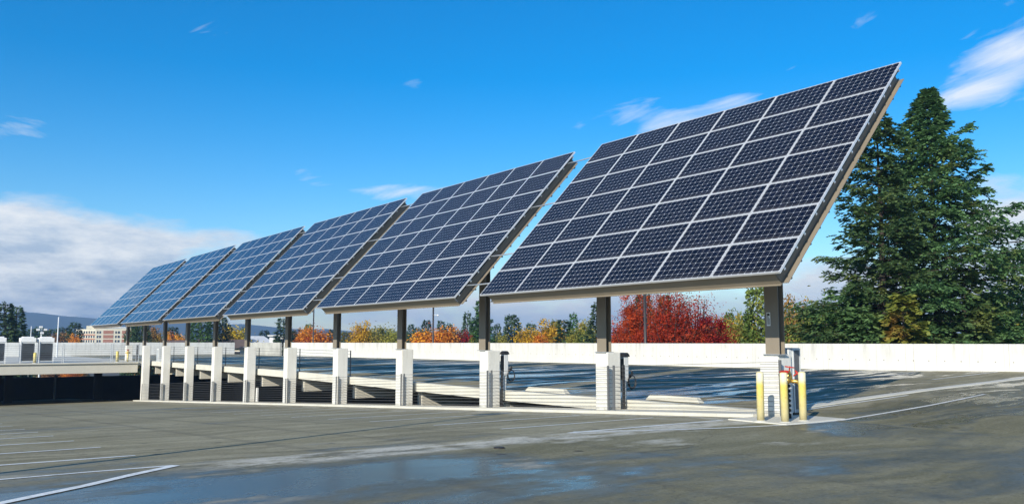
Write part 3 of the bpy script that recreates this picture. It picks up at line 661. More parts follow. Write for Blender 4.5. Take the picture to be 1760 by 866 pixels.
r = thing('standpipe', (1.95, 66.3, .1), 'small yellow standpipe with valves on the crossing deck', 'standpipe')
mb = MB(); mb.tube([(0, 0, 0), (0, 0, .62)], .06, 10); mb.build('riser', M['bollard'], r, smooth=True)
mb = MB(); mb.tube([(-.16, 0, .66), (.16, 0, .66)], .05, 8); mb.tube([(0, 0, .6), (0, 0, .82)], .045, 8); mb.build('valve_body', M['brass'], r, smooth=True); wheel((0, 0, .86), .08, (0, .3, 1), r)

# light poles
def light_pole(x, y, z, h, rad, label, cam_dome=False, arm=True):
    r = thing('light_pole', (x, y, z), label, 'light pole', 'light poles')
    mb = MB(); mb.tube([(0, 0, .5), (0, 0, h)], [rad, rad*.7], 12); mb.build('pole', M['pole'], r, smooth=True)
    mb = MB(); mb.lathe([(rad*2.3, 0), (rad*2.3, .45), (rad*2, .5)], 16); mb.build('footing', M['column'], r)
    if arm:
        mb = MB(); mb.bar((0, 0, h-.08), (-.5, 0, h-.05), .06); mb.build('arm', M['pole'], r)
        mb = MB(); mb.box(-1.15, -.45, -.2, .2, h-.1, h+.04); mb.build('lamp_head', M['pole'], r, bevel=.03)
    if cam_dome:
        mb = MB(); mb.bar((0, 0, cam_dome), (.28, -.2, cam_dome), .035); a = mb.build('bracket', M['lightgrey'], r)
        mb = MB(); mb.lathe([(.02, .03), (.075, .02), (.085, -.03), (.06, -.09), (.005, -.12)], 12, (.30, -.22, cam_dome)); mb.build('camera_dome', M['white'], a, smooth=True)
    return r
def place(px, dist):                     # a point on the bearing of a picture column, dist metres from the camera
    a = PSI+math.atan2(px-880, FPX); return CX+dist*math.sin(a), dist*math.cos(a)
for px, dist, h, lb, dome in ((1108, 47, 13.5, 'dark light pole in front of the red maples', 0), (745, 67, 13.8, 'dark light pole with a small camera dome, among the conifers', 11.15), (540, 95, 14, 'slim dark light pole in front of the orange trees', 0)):
    x, y = place(px, dist); light_pole(x, y, -7.5, h, .09 if dist > 50 else .105, lb, dome)
light_pole(-14.35, 10.55, 0, 7.4, .085, 'deck light pole outside the frame whose shadow crosses the ramp')
light_pole(-17.2, 30.9, z_ramp(30.9), 7.6, .085, 'deck light pole farther down the ramp, outside the frame')
for px, dist, top, lb in ((103, 92, 2.35+1.55, 'thin pale mast behind the railing at the far left'), (57, 130, 3.6, 'thin grey mast beyond the louvred units')):
    x, y = place(px, dist); r = thing('mast', (x, y, -7.5), lb, 'mast', 'thin masts at the far left'); mb = MB(); mb.tube([(0, 0, 0), (0, 0, top+7.5)], [.09, .05], 8); mb.build('tube', M['lightgrey'], r, smooth=True); mb = MB(); mb.lathe([(.2, 0), (.2, .1)], 10); mb.build('base_plate', M['galv'], r)
x, y = place(75, 150); r = thing('floodlight_mast', (x, y, -7.5), 'far mast topped with white floodlights beyond the parapet', 'mast')
mb = MB(); mb.tube([(0, 0, 0), (0, 0, 11)], [.16, .1], 8); mb.build('pole', M['lightgrey'], r)
for a, b in ((-.7, 10.9), (.1, 10.4), (.7, 10.9), (-.2, 11.3)): mb = MB(); mb.box(a*.7-.22, a*.7+.22, -.3, .1, b-.15, b+.15); mb.build('floodlight', M['white'], r)

# ------------------------------------------------------------ ground, hills
def ground_mat():
    m, g, b = new_mat('ground_cover'); p = pos(g, True); n = g.noise(p, 0.02, 6, .6)
    g.l.new(g.mix(g.mapr(n, .4, .6), (0.05, 0.075, 0.03), (0.10, 0.095, 0.08)), b.inputs['Base Color']); b.inputs['Roughness'].default_value = .95; return m
GZ = -8.0; GR = 2600
mb = MB(); mb.quad((-GR, -GR, GZ), (GR, -GR, GZ), (GR, GR, GZ), (-GR, GR, GZ)); tag(mb.build('ground', ground_mat()), kind='structure')
def hills():
    m, g, b = new_mat('forested_hill'); p = pos(g, True); n = g.noise(p, 0.012, 6, .65)
    g.l.new(g.mix(g.mapr(n, .35, .65), (0.025, 0.04, 0.025), (0.05, 0.065, 0.04)), b.inputs['Base Color']); b.inputs['Roughness'].default_value = .95
    import mathutils
    mb = MB(); cols = 150; rows = 9
    prof = lambda px: lerp(px, [-700, -300, 0, 60, 110, 160, 240, 330, 420, 520, 620, 760, 1000, 1400, 1900, 2400], [24, 34, 38, 43, 41, 36, 33, 31, 27, 22, 18, 14, 14, 12, 12, 10])
    for i in range(cols+1):
        px = -700+3100*i/cols; a = PSI+math.atan2(px-880, FPX); hh = prof(px)/FPX*2250+9+mathutils.noise.fractal(Vector((px*.013, 0, 0)), 1, 2, 4)*7
        for j in range(rows+1):
            t = j/rows; d = 1750+700*t; z = GZ-.5+hh*math.sin(min(t*1.45, 1)*math.pi/2)**1.3*(1 if t < .7 else 1-(t-.7)*1.2)
            z += mathutils.noise.fractal(Vector((px*.02, t*3, 1)), 1, 2, 4)*4*min(1, t*3)
            mb.v.append((CX+d*math.sin(a), d*math.cos(a), max(z, GZ-1)))
    for i in range(cols):
        for j in range(rows): q = i*(rows+1)+j; mb.f.append((q, q+1, q+rows+2, q+rows+1))
    tag(mb.build('hills', m, smooth=True), kind='structure')
hills()
hz = MB(); hz.box(-2700, 2700, -2700, 2700, GZ-1, 100); ho = hz.build('haze', None); tag(ho, kind='stuff')
m = bpy.data.materials.new('haze_air'); m.use_nodes = True; m.node_tree.nodes.clear(); g = NT(m.node_tree)
pv = g.node('ShaderNodeVolumePrincipled'); pv.inputs['Color'].default_value = (0.42, 0.66, 1.0, 1); pv.inputs['Density'].default_value = 0.00040; pv.inputs['Anisotropy'].default_value = .2
g.l.new(pv.outputs[0], g.node('ShaderNodeOutputMaterial').inputs['Volume']); ho.data.materials.append(m)

# ------------------------------------------------------------ trees
def leaf_mat(name, c1, c2, c3=None, scale=1.1, trans=.25):
    m = bpy.data.materials.new(name); m.use_nodes = True; t = m.node_tree; t.nodes.clear(); g = NT(t); p = pos(g, True)
    n = g.noise(p, scale, 4, .6); n2 = g.noise(p, scale*9, 2, .5); ob = g.node('ShaderNodeObjectInfo').outputs['Random']
    c = g.mix(g.mapr(g.m('ADD', n, g.m('MULTIPLY', g.m('SUBTRACT', n2, .5), .7)), .36, .64), c1, c2)
    if c3: c = g.mix(g.mapr(g.noise(g.vm('ADD', p, (31., 7., 3.)), scale*.6, 3, .6), .54, .66), c, c3)
    hs = g.node('ShaderNodeHueSaturation'); g.put(hs.inputs['Hue'], g.mapr(ob, 0, 1, .488, .512)); g.put(hs.inputs['Value'], g.mapr(ob, 0, 1, .8, 1.2)); g.l.new(c, hs.inputs['Color'])
    b = g.node('ShaderNodeBsdfPrincipled'); g.l.new(hs.outputs[0], b.inputs['Base Color']); b.inputs['Roughness'].default_value = .6; b.inputs['Specular IOR Level'].default_value = .25
    tr = g.node('ShaderNodeBsdfTranslucent'); g.l.new(hs.outputs[0], tr.inputs['Color']); mx = g.node('ShaderNodeMixShader'); mx.inputs[0].default_value = trans
    g.l.new(b.outputs[0], mx.inputs[1]); g.l.new(tr.outputs[0], mx.inputs[2]); g.l.new(mx.outputs[0], g.node('ShaderNodeOutputMaterial').inputs[0]); return m
LM = {
 'fir': leaf_mat('fir_needles', (0.055, 0.125, 0.045), (0.155, 0.27, 0.10), (0.20, 0.25, 0.07), .9, .35),
 'dark': leaf_mat('dark_evergreen_needles', (0.035, 0.072, 0.028), (0.080, 0.14, 0.052), None, .6, .2),
 'green': leaf_mat('green_needles', (0.045, 0.11, 0.028), (0.09, 0.18, 0.045), None, .6, .2),
 'red': leaf_mat('red_maple_leaves', (0.28, 0.026, 0.014), (0.52, 0.055, 0.020), (0.40, 0.11, 0.04), .7, .35),
 'orange': leaf_mat('orange_leaves', (0.60, 0.18, 0.02), (0.78, 0.36, 0.03), (0.40, 0.08, .02), .5, .3),
 'yellow': leaf_mat('yellow_leaves', (0.58, 0.36, 0.02), (0.80, 0.55, 0.04), (0.30, 0.24, .03), .5, .3),
 'olive': leaf_mat('olive_leaves', (0.22, 0.23, 0.04), (0.38, 0.34, 0.055), (0.50, 0.34, .05), .5, .3),
 'brown': leaf_mat('russet_leaves', (0.22, 0.12, 0.045), (0.36, 0.20, 0.065), (0.18, 0.17, .04), .5, .2),
 'leaf': leaf_mat('broad_green_leaves', (0.075, 0.13, 0.03), (0.18, 0.24, 0.05), (0.34, 0.31, .05), .5, .3),
 'yg': leaf_mat('yellow_green_boughs', (0.12, 0.17, 0.03), (0.26, 0.29, 0.05), (0.34, .22, .05), .9, .2),
}
def tuft(mb, p, d, L, w, rnd):
    d = d.normalized(); s = d.cross(Vector((rnd.gauss(0, .6), rnd.gauss(0, .6), 1))).normalized(); q = p+d*L; mid = p+d*L*.45; i = len(mb.v)
    mb.v += [tuple(p), tuple(mid+s*w), tuple(q), tuple(mid-s*w)]; mb.f.append((i, i+1, i+2, i+3))
def conifer_parts(H, Rb, seed, limbs, tufts, tl, tw, top_pow=.85, lean=0.0, ragged=.3, base=.08, droop=.25, spray=1, lmax=99):
    """trunk and crown of a conifer H tall, crown radius Rb: whorled limbs with side twigs carrying needle tufts"""
    rnd = random.Random(seed); tm = MB(); mb = MB(); wander = [(rnd.uniform(-.1, .1)*k/8, rnd.uniform(-.1, .1)*k/8) for k in range(9)]
    def axis(t): k = min(7, int(t*8)); f = t*8-k; return Vector((wander[k][0]*(1-f)+wander[k+1][0]*f+lean*t*t, wander[k][1]*(1-f)+wander[k+1][1]*f, H*t))
    tm.tube([axis(k/10) for k in range(11)], [H*.016*(1-k/10.4)+.01 for k in range(11)], 8)
    sector = [rnd.uniform(1-ragged, 1+ragged*.5) for _ in range(40)]
    for i in range(limbs):
        t = base+(1-base)*((i+rnd.random())/limbs)**1.0; t = min(t, .995); az = i*2.399+rnd.uniform(-.4, .4)
        prof = (1-t)**top_pow*(.75+.25*min(1, (t-base)/.12)) if t > base else .6
        L = Rb*prof*sector[int(t*9) % 10+10*int((az % 6.283)/1.571)]*rnd.uniform(.72, 1.12)+.05; L = min(L, lmax*rnd.uniform(.85, 1))
        up = lerp(t, [0, .5, .85, 1], [-droop*.8, -.02, .45, 1.3]); p0 = axis(t); out = Vector((math.cos(az), math.sin(az), 0))
        def pt(s): return p0+out*L*s+Vector((0, 0, L*(up*s-droop*s*s*.9+droop*.6*max(0, s-.7)*2)))
        tm.tube([pt(k/5) for k in range(6)], [max(.006, (.010+.011*L)*(1-k/5.3)) for k in range(6)], 4, False)
        nt = max(6, int(tufts*(L/Rb+.12))); side = out.cross(Vector((0, 0, 1)))
        for j in range(nt):
            s = rnd.random()**.72*.98+.04; 
            if s < .08: continue
            sg = rnd.choice((-1, 1)); wid = L*.30*(1.05-s)*1.25+.10; off = rnd.random()
            p = pt(s)+side*sg*wid*off+out*wid*off*.45+Vector((0, 0, -off*wid*.28+rnd.gauss(0, .04*L**.5)))
            d = (out*(.7)+side*sg*(.25+off*.8)+Vector((rnd.gauss(0, .2), rnd.gauss(0, .2), rnd.gauss(-.10, .22)))).normalized()
            ds = d.cross(Vector((0, 0, 1))).normalized(); sl = tl*rnd.uniform(1.3, 2.3)*min(1, .35+L*.45)
            for q in range(spray):                 # a spray: needles fanned both sides of a drooping twig
                f = (q+.5)/spray; pp = p+d*sl*f+Vector((0, 0, -.18*sl*f*f)); k = 1 if q % 2 else -1
                tuft(mb, pp, d*.75+ds*k*.75*(1.1-f)+Vector((0, 0, rnd.gauss(-.05, .2))), tl*(1.15-.5*f)*rnd.uniform(.7, 1.2), tw*rnd.uniform(.7, 1.3), rnd)
    return tm, mb
def broad_parts(H, Rb, seed, limbs, leaves, ls, crown_base=.22, squash=1.0, sparse=0.0):
    """trunk with limbs and a crown of leaves gathered round twig ends"""
    rnd = random.Random(seed); tm = MB(); mb = MB(); tm.tube([(0, 0, 0), (rnd.uniform(-.1, .1), 0, H*.2), (rnd.uniform(-.2, .2), rnd.uniform(-.2, .2), H*.45), (0, 0, H*.8)], [H*.026, H*.02, H*.014, H*.004], 8)
    ends = []
    for i in range(limbs):
        az = i*2.399; t = (i+.5)/limbs; zc = crown_base+(1-crown_base)*t; rr = math.sin(min(1, max(.12, (1-zc)/(1-crown_base)*1.15+.0))*math.pi/1.9)**.75
        rr = Rb*rr*rnd.uniform(.62, 1.12); e = Vector((math.cos(az)*rr, math.sin(az)*rr, H*(zc*.98)+rnd.uniform(-.03, .04)*H)); s = Vector((0, 0, H*(crown_base*.7+.5*t*(zc))))
        m1 = s.lerp(e, .5)+Vector((0, 0, -.03*H)); tm.tube([s, m1, e], [H*.007, H*.004, H*.0012], 4, False); ends += [e, m1.lerp(e, .5)]
        if rnd.random() < .8: ends.append(s.lerp(e, .45))
    for k in range(leaves):
        e = rnd.choice(ends); cr = Rb*.24*(1+.5*math.sin(e.x*3+e.z)); v = Vector((rnd.gauss(0, 1), rnd.gauss(0, 1), rnd.gauss(0, .8)*squash)); p = e+v*cr*.62
        tuft(mb, p, Vector((rnd.gauss(0, 1), rnd.gauss(0, 1), rnd.gauss(-.2, .7))), ls*rnd.uniform(.7, 1.4), ls*.36, rnd)
    return tm, mb
def tree(name, label, px, dist, H, Rb, kind, mat, seed, z0=GZ, group=None, **kw):
    x, y = place(px, dist); root = thing(name, (x, y, z0), label, 'tree', group, rz=seed*1.7)
    tm, mb = (conifer_parts if kind == 'c' else broad_parts)(H, Rb, seed, **kw)
    tm.build('trunk', M['bark'], root); mb.build('crown', LM[mat], root)
    return root
def top_h(py, dist, px=880):          # height above the ground of something seen at picture row py
    a, b = (px-880)/FPX, (433-py)/FPX
    return (math.sin(PIT)+b*math.cos(PIT))/math.hypot(math.cos(PIT)-b*math.sin(PIT), a)*dist+EYE-GZ
# the two large firs at the right
tree('fir_tree', 'tallest dense dark fir right of the nearest solar array', 1612, 47, top_h(152, 47, 1612), 12.6, 'c', 'fir', 5, lmax=7.2, limbs=235, tufts=190, spray=9, tl=.24, tw=.050, ragged=.52, base=.24, top_pow=1.02, droop=.16)
tree('fir_tree', 'slimmer ragged fir left of the tallest one, just behind the solar array edge', 1519, 44, top_h(192, 44, 1519), 9.8, 'c', 'fir', 12, lmax=4.6, limbs=165, tufts=125, spray=9, tl=.24, tw=.050, ragged=.6, base=.24, top_pow=.98, droop=.08)
tree('fir_tree', 'lower dark fir at the right edge of the picture', 1748, 56, top_h(430, 56, 1748), 6.5, 'c', 'fir', 23, limbs=110, tufts=50, spray=6, tl=.42, tw=.09, ragged=.4, base=.2)
tree('cypress_tree', 'yellow green drooping evergreen low in front of the large firs', 1548, 40.5, top_h(506, 40.5, 1548), 3.4, 'c', 'yg', 31, lmax=2.2, limbs=100, tufts=36, spray=6, tl=.34, tw=.09, ragged=.4, base=.2, droop=.6)
tree('cypress_tree', 'dark green evergreen low left of the large firs', 1478, 42, top_h(528, 42, 1478), 4.6, 'c', 'fir', 37, lmax=2.0, limbs=100, tufts=36, spray=6, tl=.36, tw=.09, ragged=.4, base=.2)
tree('cypress_tree', 'dark green evergreen low right of the large firs', 1655, 44, top_h(470, 44, 1655), 4.8, 'c', 'fir', 41, lmax=4, limbs=100, tufts=36, spray=6, tl=.36, tw=.09, ragged=.4, base=.2)
# red maples
for px, d, ty, rb, sd, lb in ((1092, 62, 509, 2.3, 3, 'bright red maple, the leftmost, beside the second nearest steel post'), (1152, 60, 501, 2.7, 8, 'bright red maple, the tallest, right of the dark light pole'), (1196, 63, 512, 2.3, 15, 'thinner red maple with bare twigs, right of the tallest maple'), (1222, 61, 540, 2.1, 19, 'small rounded red maple at the right end of the maples')):
    thin = 'thinner' in lb
    tree('maple_tree', lb, px, d, top_h(ty, d, px), rb*1.15, 'b', 'red', sd, limbs=90, leaves=14000 if thin else 42000, ls=.125, crown_base=.30)
# prototypes for the far tree line
protos = {}
def proto(kind, v):
    if (kind, v) not in protos:
        if kind == 'c': tm, mb = conifer_parts(10, 2.0, 50+v, 110, 80, .40, .085, ragged=.35, base=.10)
        elif kind == 's': tm, mb = conifer_parts(10, 2.9, 70+v, 130, 90, .40, .10, ragged=.3, base=.12, top_pow=.55)
        else: tm, mb = broad_parts(10, 3.2, 90+v, 80, 15000, .27, .2)
        a = tm.build('trunk', M['bark']); b = mb.build('crown', LM['dark']); protos[(kind, v)] = (a.data, b.data)
        bpy.data.objects.remove(a); bpy.data.objects.remove(b)
    return protos[(kind, v)]
MATK = {}
def crown_with(me, mat):
    if (me.name, mat) not in MATK:
        m2 = me.copy(); m2.materials.clear(); m2.materials.append(LM[mat]); MATK[(me.name, mat)] = m2
    return MATK[(me.name, mat)]
NM = {'c': 'conifer_tree', 's': 'evergreen_tree', 'b': 'broadleaf_tree'}
line = [  # picture column, top row, half width (px), distance, form, leaf kind, label
 (12, 519, 15, 112, 'c', 'dark', 'tall dark conifer at the far left edge'), (30, 527, 11, 116, 'c', 'dark', 'dark conifer just right of the far left one'),
 (58, 563, 8, 230, 'c', 'dark', 'small distant conifer behind the thin grey mast'), (71, 564, 8, 240, 'c', 'dark', 'small distant conifer beside the floodlight mast'), (84, 569, 9, 235, 's', 'dark', 'low distant evergreen right of the floodlights'), (95, 565, 7, 238, 'c', 'dark', 'distant narrow conifer left of the pale mast'),
 (113, 562, 9, 225, 'c', 'dark', 'distant conifer right of the pale mast'), (130, 553, 9, 205, 'c', 'dark', 'largest distant conifer left of the brick building'), (104, 576, 10, 190, 'b', 'brown', 'russet shrub like tree behind the pale mast'), (132, 578, 7, 185, 'b', 'orange', 'orange tree left of the brick building'), (122, 570, 9, 215, 's', 'dark', 'dark evergreen left of the largest distant conifer'),
 (229, 562, 9, 150, 's', 'dark', 'dark evergreen right of the brick building'), (247, 553, 14, 140, 's', 'dark', 'dark bushy evergreen behind the two farthest posts'), (262, 565, 10, 150, 'b', 'brown', 'russet tree beside the dark bushy evergreen'),
 (271, 574, 8, 160, 'b', 'yellow', 'small yellow tree between the farthest posts'), (301, 562, 9, 200, 'c', 'dark', 'dark conifer left of the big green evergreen'), (296, 577, 7, 170, 'b', 'orange', 'small orange tree between two far posts'), (313, 579, 8, 175, 'b', 'orange', 'low orange tree left of the big green evergreen'),
 (347, 538, 21, 150, 's', 'green', 'big rounded green evergreen behind the far pillars'), (384, 548, 13, 155, 's', 'dark', 'dark evergreen right of the big rounded green one'), (402, 565, 17, 170, 'b', 'yellow', 'golden tree between two middle far posts'), (421, 563, 6, 210, 'c', 'dark', 'narrow distant conifer beside the golden tree'),
 (458, 567, 7, 230, 'c', 'dark', 'small conifer above the white houses'), (489, 548, 13, 170, 'c', 'dark', 'wide dark conifer behind the sixth nearest post'), (513, 566, 9, 175, 'b', 'brown', 'russet tree right of the wide dark conifer'), (529, 566, 13, 160, 'b', 'orange', 'orange tree left of the slim light pole'), (552, 570, 17, 158, 'b', 'orange', 'broad orange tree right of the slim light pole'), (531, 560, 8, 200, 's', 'leaf', 'green tree behind the orange ones'), (573, 566, 6, 220, 'c', 'dark', 'small conifer left of the fifth nearest post'),
 (598, 572, 11, 190, 's', 'leaf', 'green tree just right of the fifth nearest post'), (622, 556, 16, 150, 'b', 'yellow', 'bright yellow tree standing above its neighbours'), (652, 565, 19, 165, 'b', 'olive', 'grey green tree right of the bright yellow one'), (679, 571, 13, 160, 'b', 'olive', 'olive tree left of the fourth nearest post'), (638, 578, 12, 150, 'b', 'olive', 'low olive tree under the bright yellow one'),
 (664, 572, 22, 290, 's', 'dark', 'dark distant evergreens above the olive tree'), (706, 556, 7, 230, 'c', 'dark', 'slim conifer right of the fourth nearest post'), (717, 562, 7, 228, 'c', 'dark', 'second slim conifer right of the fourth nearest post'), (733, 549, 9, 180, 'c', 'dark', 'pointed dark conifer left of the pole with the camera'), (759, 552, 8, 180, 'c', 'green', 'pointed green conifer right of the pole with the camera'), (773, 557, 7, 182, 'c', 'green', 'smaller green conifer behind the orange red trees'),
 (728, 571, 18, 130, 'b', 'orange', 'orange tree before the pointed dark conifer'), (763, 568, 19, 128, 'b', 'orange', 'orange red tree right of the pole with the camera'), (798, 572, 13, 130, 'b', 'red', 'crimson tree left of the third nearest post'), (785, 570, 9, 150, 'b', 'brown', 'bare russet tree between orange and crimson ones'), (697, 572, 10, 200, 's', 'dark', 'dark evergreen hidden partly by the fourth nearest post'),
 (804, 537, 9, 140, 'c', 'dark', 'tall pointed dark conifer left of the third nearest post'), (816, 545, 7, 145, 'c', 'dark', 'dark conifer between two taller conifers'), (828, 516, 15, 120, 'c', 'green', 'tall bright green conifer behind the third nearest post'), (818, 582, 10, 120, 'b', 'olive', 'low olive shrub before the tall green conifer'),
 (856, 557, 6, 190, 'c', 'dark', 'small conifer right of the third nearest post'), (862, 577, 10, 120, 'b', 'olive', 'low olive tree right of the third nearest post'), (879, 546, 17, 130, 's', 'dark', 'rounded dark evergreen left of the golden olive tree'), (907, 569, 17, 120, 'b', 'yellow', 'golden olive tree before the dark evergreens'), (913, 556, 11, 150, 's', 'dark', 'dark evergreen behind the golden olive tree'),
 (946, 555, 22, 125, 'b', 'yellow', 'broad yellow tree between the second and third nearest posts'), (955, 551, 16, 160, 's', 'leaf', 'green tree behind the broad yellow one'), (969, 548, 11, 115, 'c', 'dark', 'blue green conifer right of the broad yellow tree'), (984, 537, 9, 135, 'c', 'green', 'narrow green conifer rising above its neighbours'), (1003, 558, 15, 120, 'b', 'olive', 'olive tree left of the second nearest post'), (988, 574, 14, 110, 'b', 'leaf', 'low green shrub below the narrow conifer'), (1024, 520, 12, 100, 'c', 'dark', 'dark conifer half hidden by the second nearest post'),
 (927, 577, 12, 118, 'b', 'orange', 'small orange tree below the dark evergreens'), (1016, 572, 11, 105, 'b', 'olive', 'low olive tree beside the second nearest post'),
 (1070, 560, 16, 90, 'b', 'red', 'low red maple at the foot of the leftmost maple'), (1105, 504, 24, 95, 's', 'dark', 'dark evergreen behind the leftmost maple'), (1140, 505, 14, 98, 'c', 'green', 'green conifer top behind the tallest maple'), (1171, 560, 22, 70, 'b', 'red', 'low red maple at the foot of the tallest maple'),
 (1252, 537, 13, 85, 's', 'leaf', 'green tree right of the red maples'), (1262, 556, 18, 70, 'b', 'olive', 'olive tree between the maples and the rounded green tree'), (1300, 503, 25, 62, 's', 'leaf', 'rounded bushy green tree left of the nearest post'), (1278, 548, 15, 72, 'b', 'leaf', 'low green tree before the rounded bushy one'), (1330, 560, 14, 60, 'b', 'leaf', 'low green tree behind the nearest post'),
 (1368, 520, 21, 62, 'b', 'brown', 'russet tree right of the nearest post'), (1388, 545, 26, 55, 'b', 'leaf', 'spreading green tree before the russet one'), (1420, 548, 24, 52, 'b', 'leaf', 'spreading green tree left of the firs'), (1400, 556, 18, 60, 's', 'leaf', 'green evergreen between spreading trees'), (1412, 531, 24, 66, 'b', 'olive', 'yellow green tree behind the spreading trees left of the firs'), (1345, 540, 18, 70, 'b', 'olive', 'yellow green tree partly behind the nearest post'),
 (1285, 552, 14, 82, 'b', 'yellow', 'golden green tree left of the nearest post'), (1238, 556, 12, 90, 'b', 'olive', 'yellow green tree at the right end of the maples'),
 (1448, 553, 20, 48, 'b', 'leaf', 'green tree at the foot of the firs'),
 (1742, 548, 20, 50, 'b', 'brown', 'russet tree low at the right edge'), (1720, 560, 26, 48, 'b', 'leaf', 'low green tree near the right edge'), (1700, 540, 22, 60, 'b', 'olive', 'olive tree behind the low green one near the right edge'),
]
rnd = random.Random(4)
for i, (px, ty, hw, d, kd, mt, lb) in enumerate(line):
    x, y = place(px, d); H = top_h(ty, d, px)*rnd.uniform(.985, 1.015); fv = (H+GZ-EYE)/H; w = hw/FPX*d*1.08/({'c': max(.22, fv**.85), 's': max(.4, fv**.5), 'b': max(.45, math.sin(min(1, fv*1.5)*math.pi/2))}[kd]); base = {'c': 2.0, 's': 2.9, 'b': 3.2}[kd]
    tme, cme = proto(kd, i % 3); root = thing(NM[kd], (x, y, GZ), lb, 'tree', 'trees beyond the parapet', rz=rnd.uniform(0, 6.28))
    for nm, me in (('trunk', tme), ('crown', crown_with(cme, mt))):
        o = bpy.data.objects.new(nm, me); COL.objects.link(o); o.parent = root; o.scale = (w/base, w/base, H/10)
# a far-off wood that closes the gaps
def wood():
    mb = MB(); rnd = random.Random(9)
    for k in range(520):
        px = rnd.uniform(-250, 2000); d = rnd.uniform(260, 420)
        if 138 < px < 226 or 425 < px < 497: continue
        x, y = place(px, d); H = rnd.uniform(10.2, 13.2); r = H*.2
        for j in range(46):
            t = rnd.random()**.8; a = rnd.uniform(0, 6.28); rr = r*(1-t)*rnd.uniform(.3, 1)
            tuft(mb, Vector((x+math.cos(a)*rr, y+math.sin(a)*rr, GZ+H*t*.97)), Vector((math.cos(a), math.sin(a), .1)), 1.5, .5, rnd)
    tag(mb.build('distant_wood', LM['dark']), 'dark far-off wood along the horizon', None, None, 'stuff')
wood()

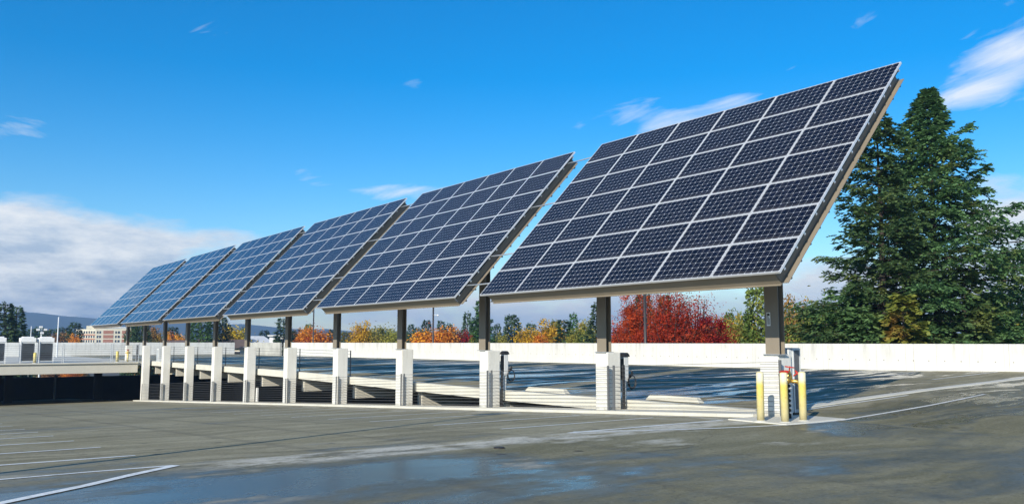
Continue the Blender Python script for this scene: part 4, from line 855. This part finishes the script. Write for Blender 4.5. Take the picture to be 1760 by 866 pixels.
# ------------------------------------------------------------ far buildings
M['brick'] = simple('red_brick', (0.36, 0.15, 0.075), .85, 0, .15, 1.2); M['cream'] = simple('cream_render', (0.66, 0.60, 0.45), .8, 0, .06, .5)
M['glass'] = simple('dark_window_glass', (0.03, 0.035, 0.045), .12); M['roofb'] = simple('brown_roof', (0.13, 0.09, 0.07), .85, 0, .2, .8); M['whiter'] = simple('white_roof', (0.62, 0.62, 0.60), .7, 0, .1, .3)
def office():
    d = 560; x, y = place(178, d); a = PSI+math.atan2(178-880, FPX); s = d/FPX*1.09
    b = thing('office_building', (x, y, GZ), 'cream and red brick office building left of the farthest solar array', 'building', None, rz=-a)
    u = lambda px: (px-178)*s; zz = lambda py: top_h(py, d, 178)
    H = zz(562)
    mb = MB(); mb.box(u(170), u(217), 0, 26, 0, H); mb.build('wall', M['cream'], b)
    A, E2 = Vector((u(170), .2, 0)), Vector((u(145), 9, 0)); e = (E2-A).normalized(); n = Vector((e.y, -e.x, 0)); n = n if n.y < 0 else -n; L = (E2-A).length
    mb = MB(); mb.obox(A, e*L, -n*16, (0, 0, zz(565.5))); mb.build('side_wall', M['cream'], b)
    mb = MB(); mb.box(u(158), u(190), 8, 20, H-1, zz(559.5)); mb.build('penthouse', M['cream'], b)
    mb = MB(); mb.box(u(169.6), u(217.4), -.4, -.01, H-.5, H+.1); mb.build('cornice', M['white'], b)
    for k in range(4):
        z1 = zz(568.5+k*7.6); z0 = zz(573.2+k*7.6)
        for x0, x1 in ((180, 193), (204, 216.5)): mb = MB(); mb.box(u(x0), u(x1), -.12, -.01, z0-.1, z1+.25); mb.build('brick_panel', M['brick'], b)
        for x0, x1 in ((171.5, 174), (174.6, 177.2), (195, 197.6), (198.4, 201.5)):
            mb = MB(); mb.box(u(x0), u(x1), -.10, -.008, z0, z1); f = mb.build('window', M['cream'], b); mb = MB(); mb.box(u(x0)+.1, u(x1)-.1, -.13, -.102, z0+.1, z1-.1); mb.build('pane', M['glass'], f)
        w = L/8
        for q in range(8):
            o = A+e*(q*w+w*.15)+Vector((0, 0, z0)); mb = MB(); mb.obox(o+n*.01, e*w*.7, n*.1, (0, 0, z1-z0)); f = mb.build('window', M['cream'], b)
            mb = MB(); mb.obox(o+n*.115+e*.08+Vector((0, 0, .08)), e*(w*.7-.16), n*.02, (0, 0, z1-z0-.16)); mb.build('pane', M['glass'], f)
        mb = MB(); mb.obox(A+Vector((0, 0, z0-1.05))+n*.01, e*L, n*.06, (0, 0, .75)); mb.build('brick_panel', M['brick'], b)
office()
def house(px, d, w, ty, depth, roof, wall, label, flat=False, rot=0.0):
    x, y = place(px, d); a = PSI+math.atan2(px-880, FPX); b = thing('house', (x, y, GZ), label, 'house', 'houses beyond the parapet', rz=-a+rot)
    H = top_h(ty, d, px); W2 = w/FPX*d/2; e = H-1.6 if not flat else H-.3
    mb = MB(); mb.box(-W2, W2, 0, depth, 0, e); mb.build('wall', M[wall], b); mb = MB()
    if flat: mb.box(-W2-.4, W2+.4, -.4, depth+.4, e, H)
    else: mb.hexa([(-W2-.5, -.5, e), (W2+.5, -.5, e), (W2+.5, depth+.5, e), (-W2-.5, depth+.5, e), (-W2+.5, depth/2-.05, H), (W2-.5, depth/2-.05, H), (W2-.5, depth/2+.05, H), (-W2+.5, depth/2+.05, H)])
    mb.build('roof', M[roof], b)
    n = max(2, int(W2*2/2.4))
    for i in range(n):
        x0 = -W2+.5+i*(2*W2-1)/n; mb = MB(); mb.box(x0+.2, x0+1.5, -.05, -.003, e-1.7, e-.5); f = mb.build('window', M['white'], b); mb = MB(); mb.box(x0+.28, x0+1.42, -.06, -.052, e-1.62, e-.58); mb.build('pane', M['glass'], f)
house(296, 165, 62, 584, 9, 'roofb', 'cream', 'long brown roofed house between the farthest posts')
house(352, 150, 60, 583.5, 9, 'roofb', 'cream', 'brown roofed house under the big rounded green evergreen')
house(402, 160, 48, 583, 9, 'roofb', 'cream', 'brown roofed house under the golden tree')
house(452, 200, 34, 577, 9, 'whiter', 'cream', 'white house with a pale hipped roof behind the seventh and sixth pillars', rot=.3)
house(437, 170, 26, 582, 7, 'whiter', 'white', 'low white house left of the pale hipped one')
house(477, 185, 22, 575.5, 8, 'whiter', 'white', 'flat roofed white house with wide windows', flat=True)
house(684, 240, 8, 580, 8, 'whiter', 'white', 'tiny white house at the foot of the olive tree')
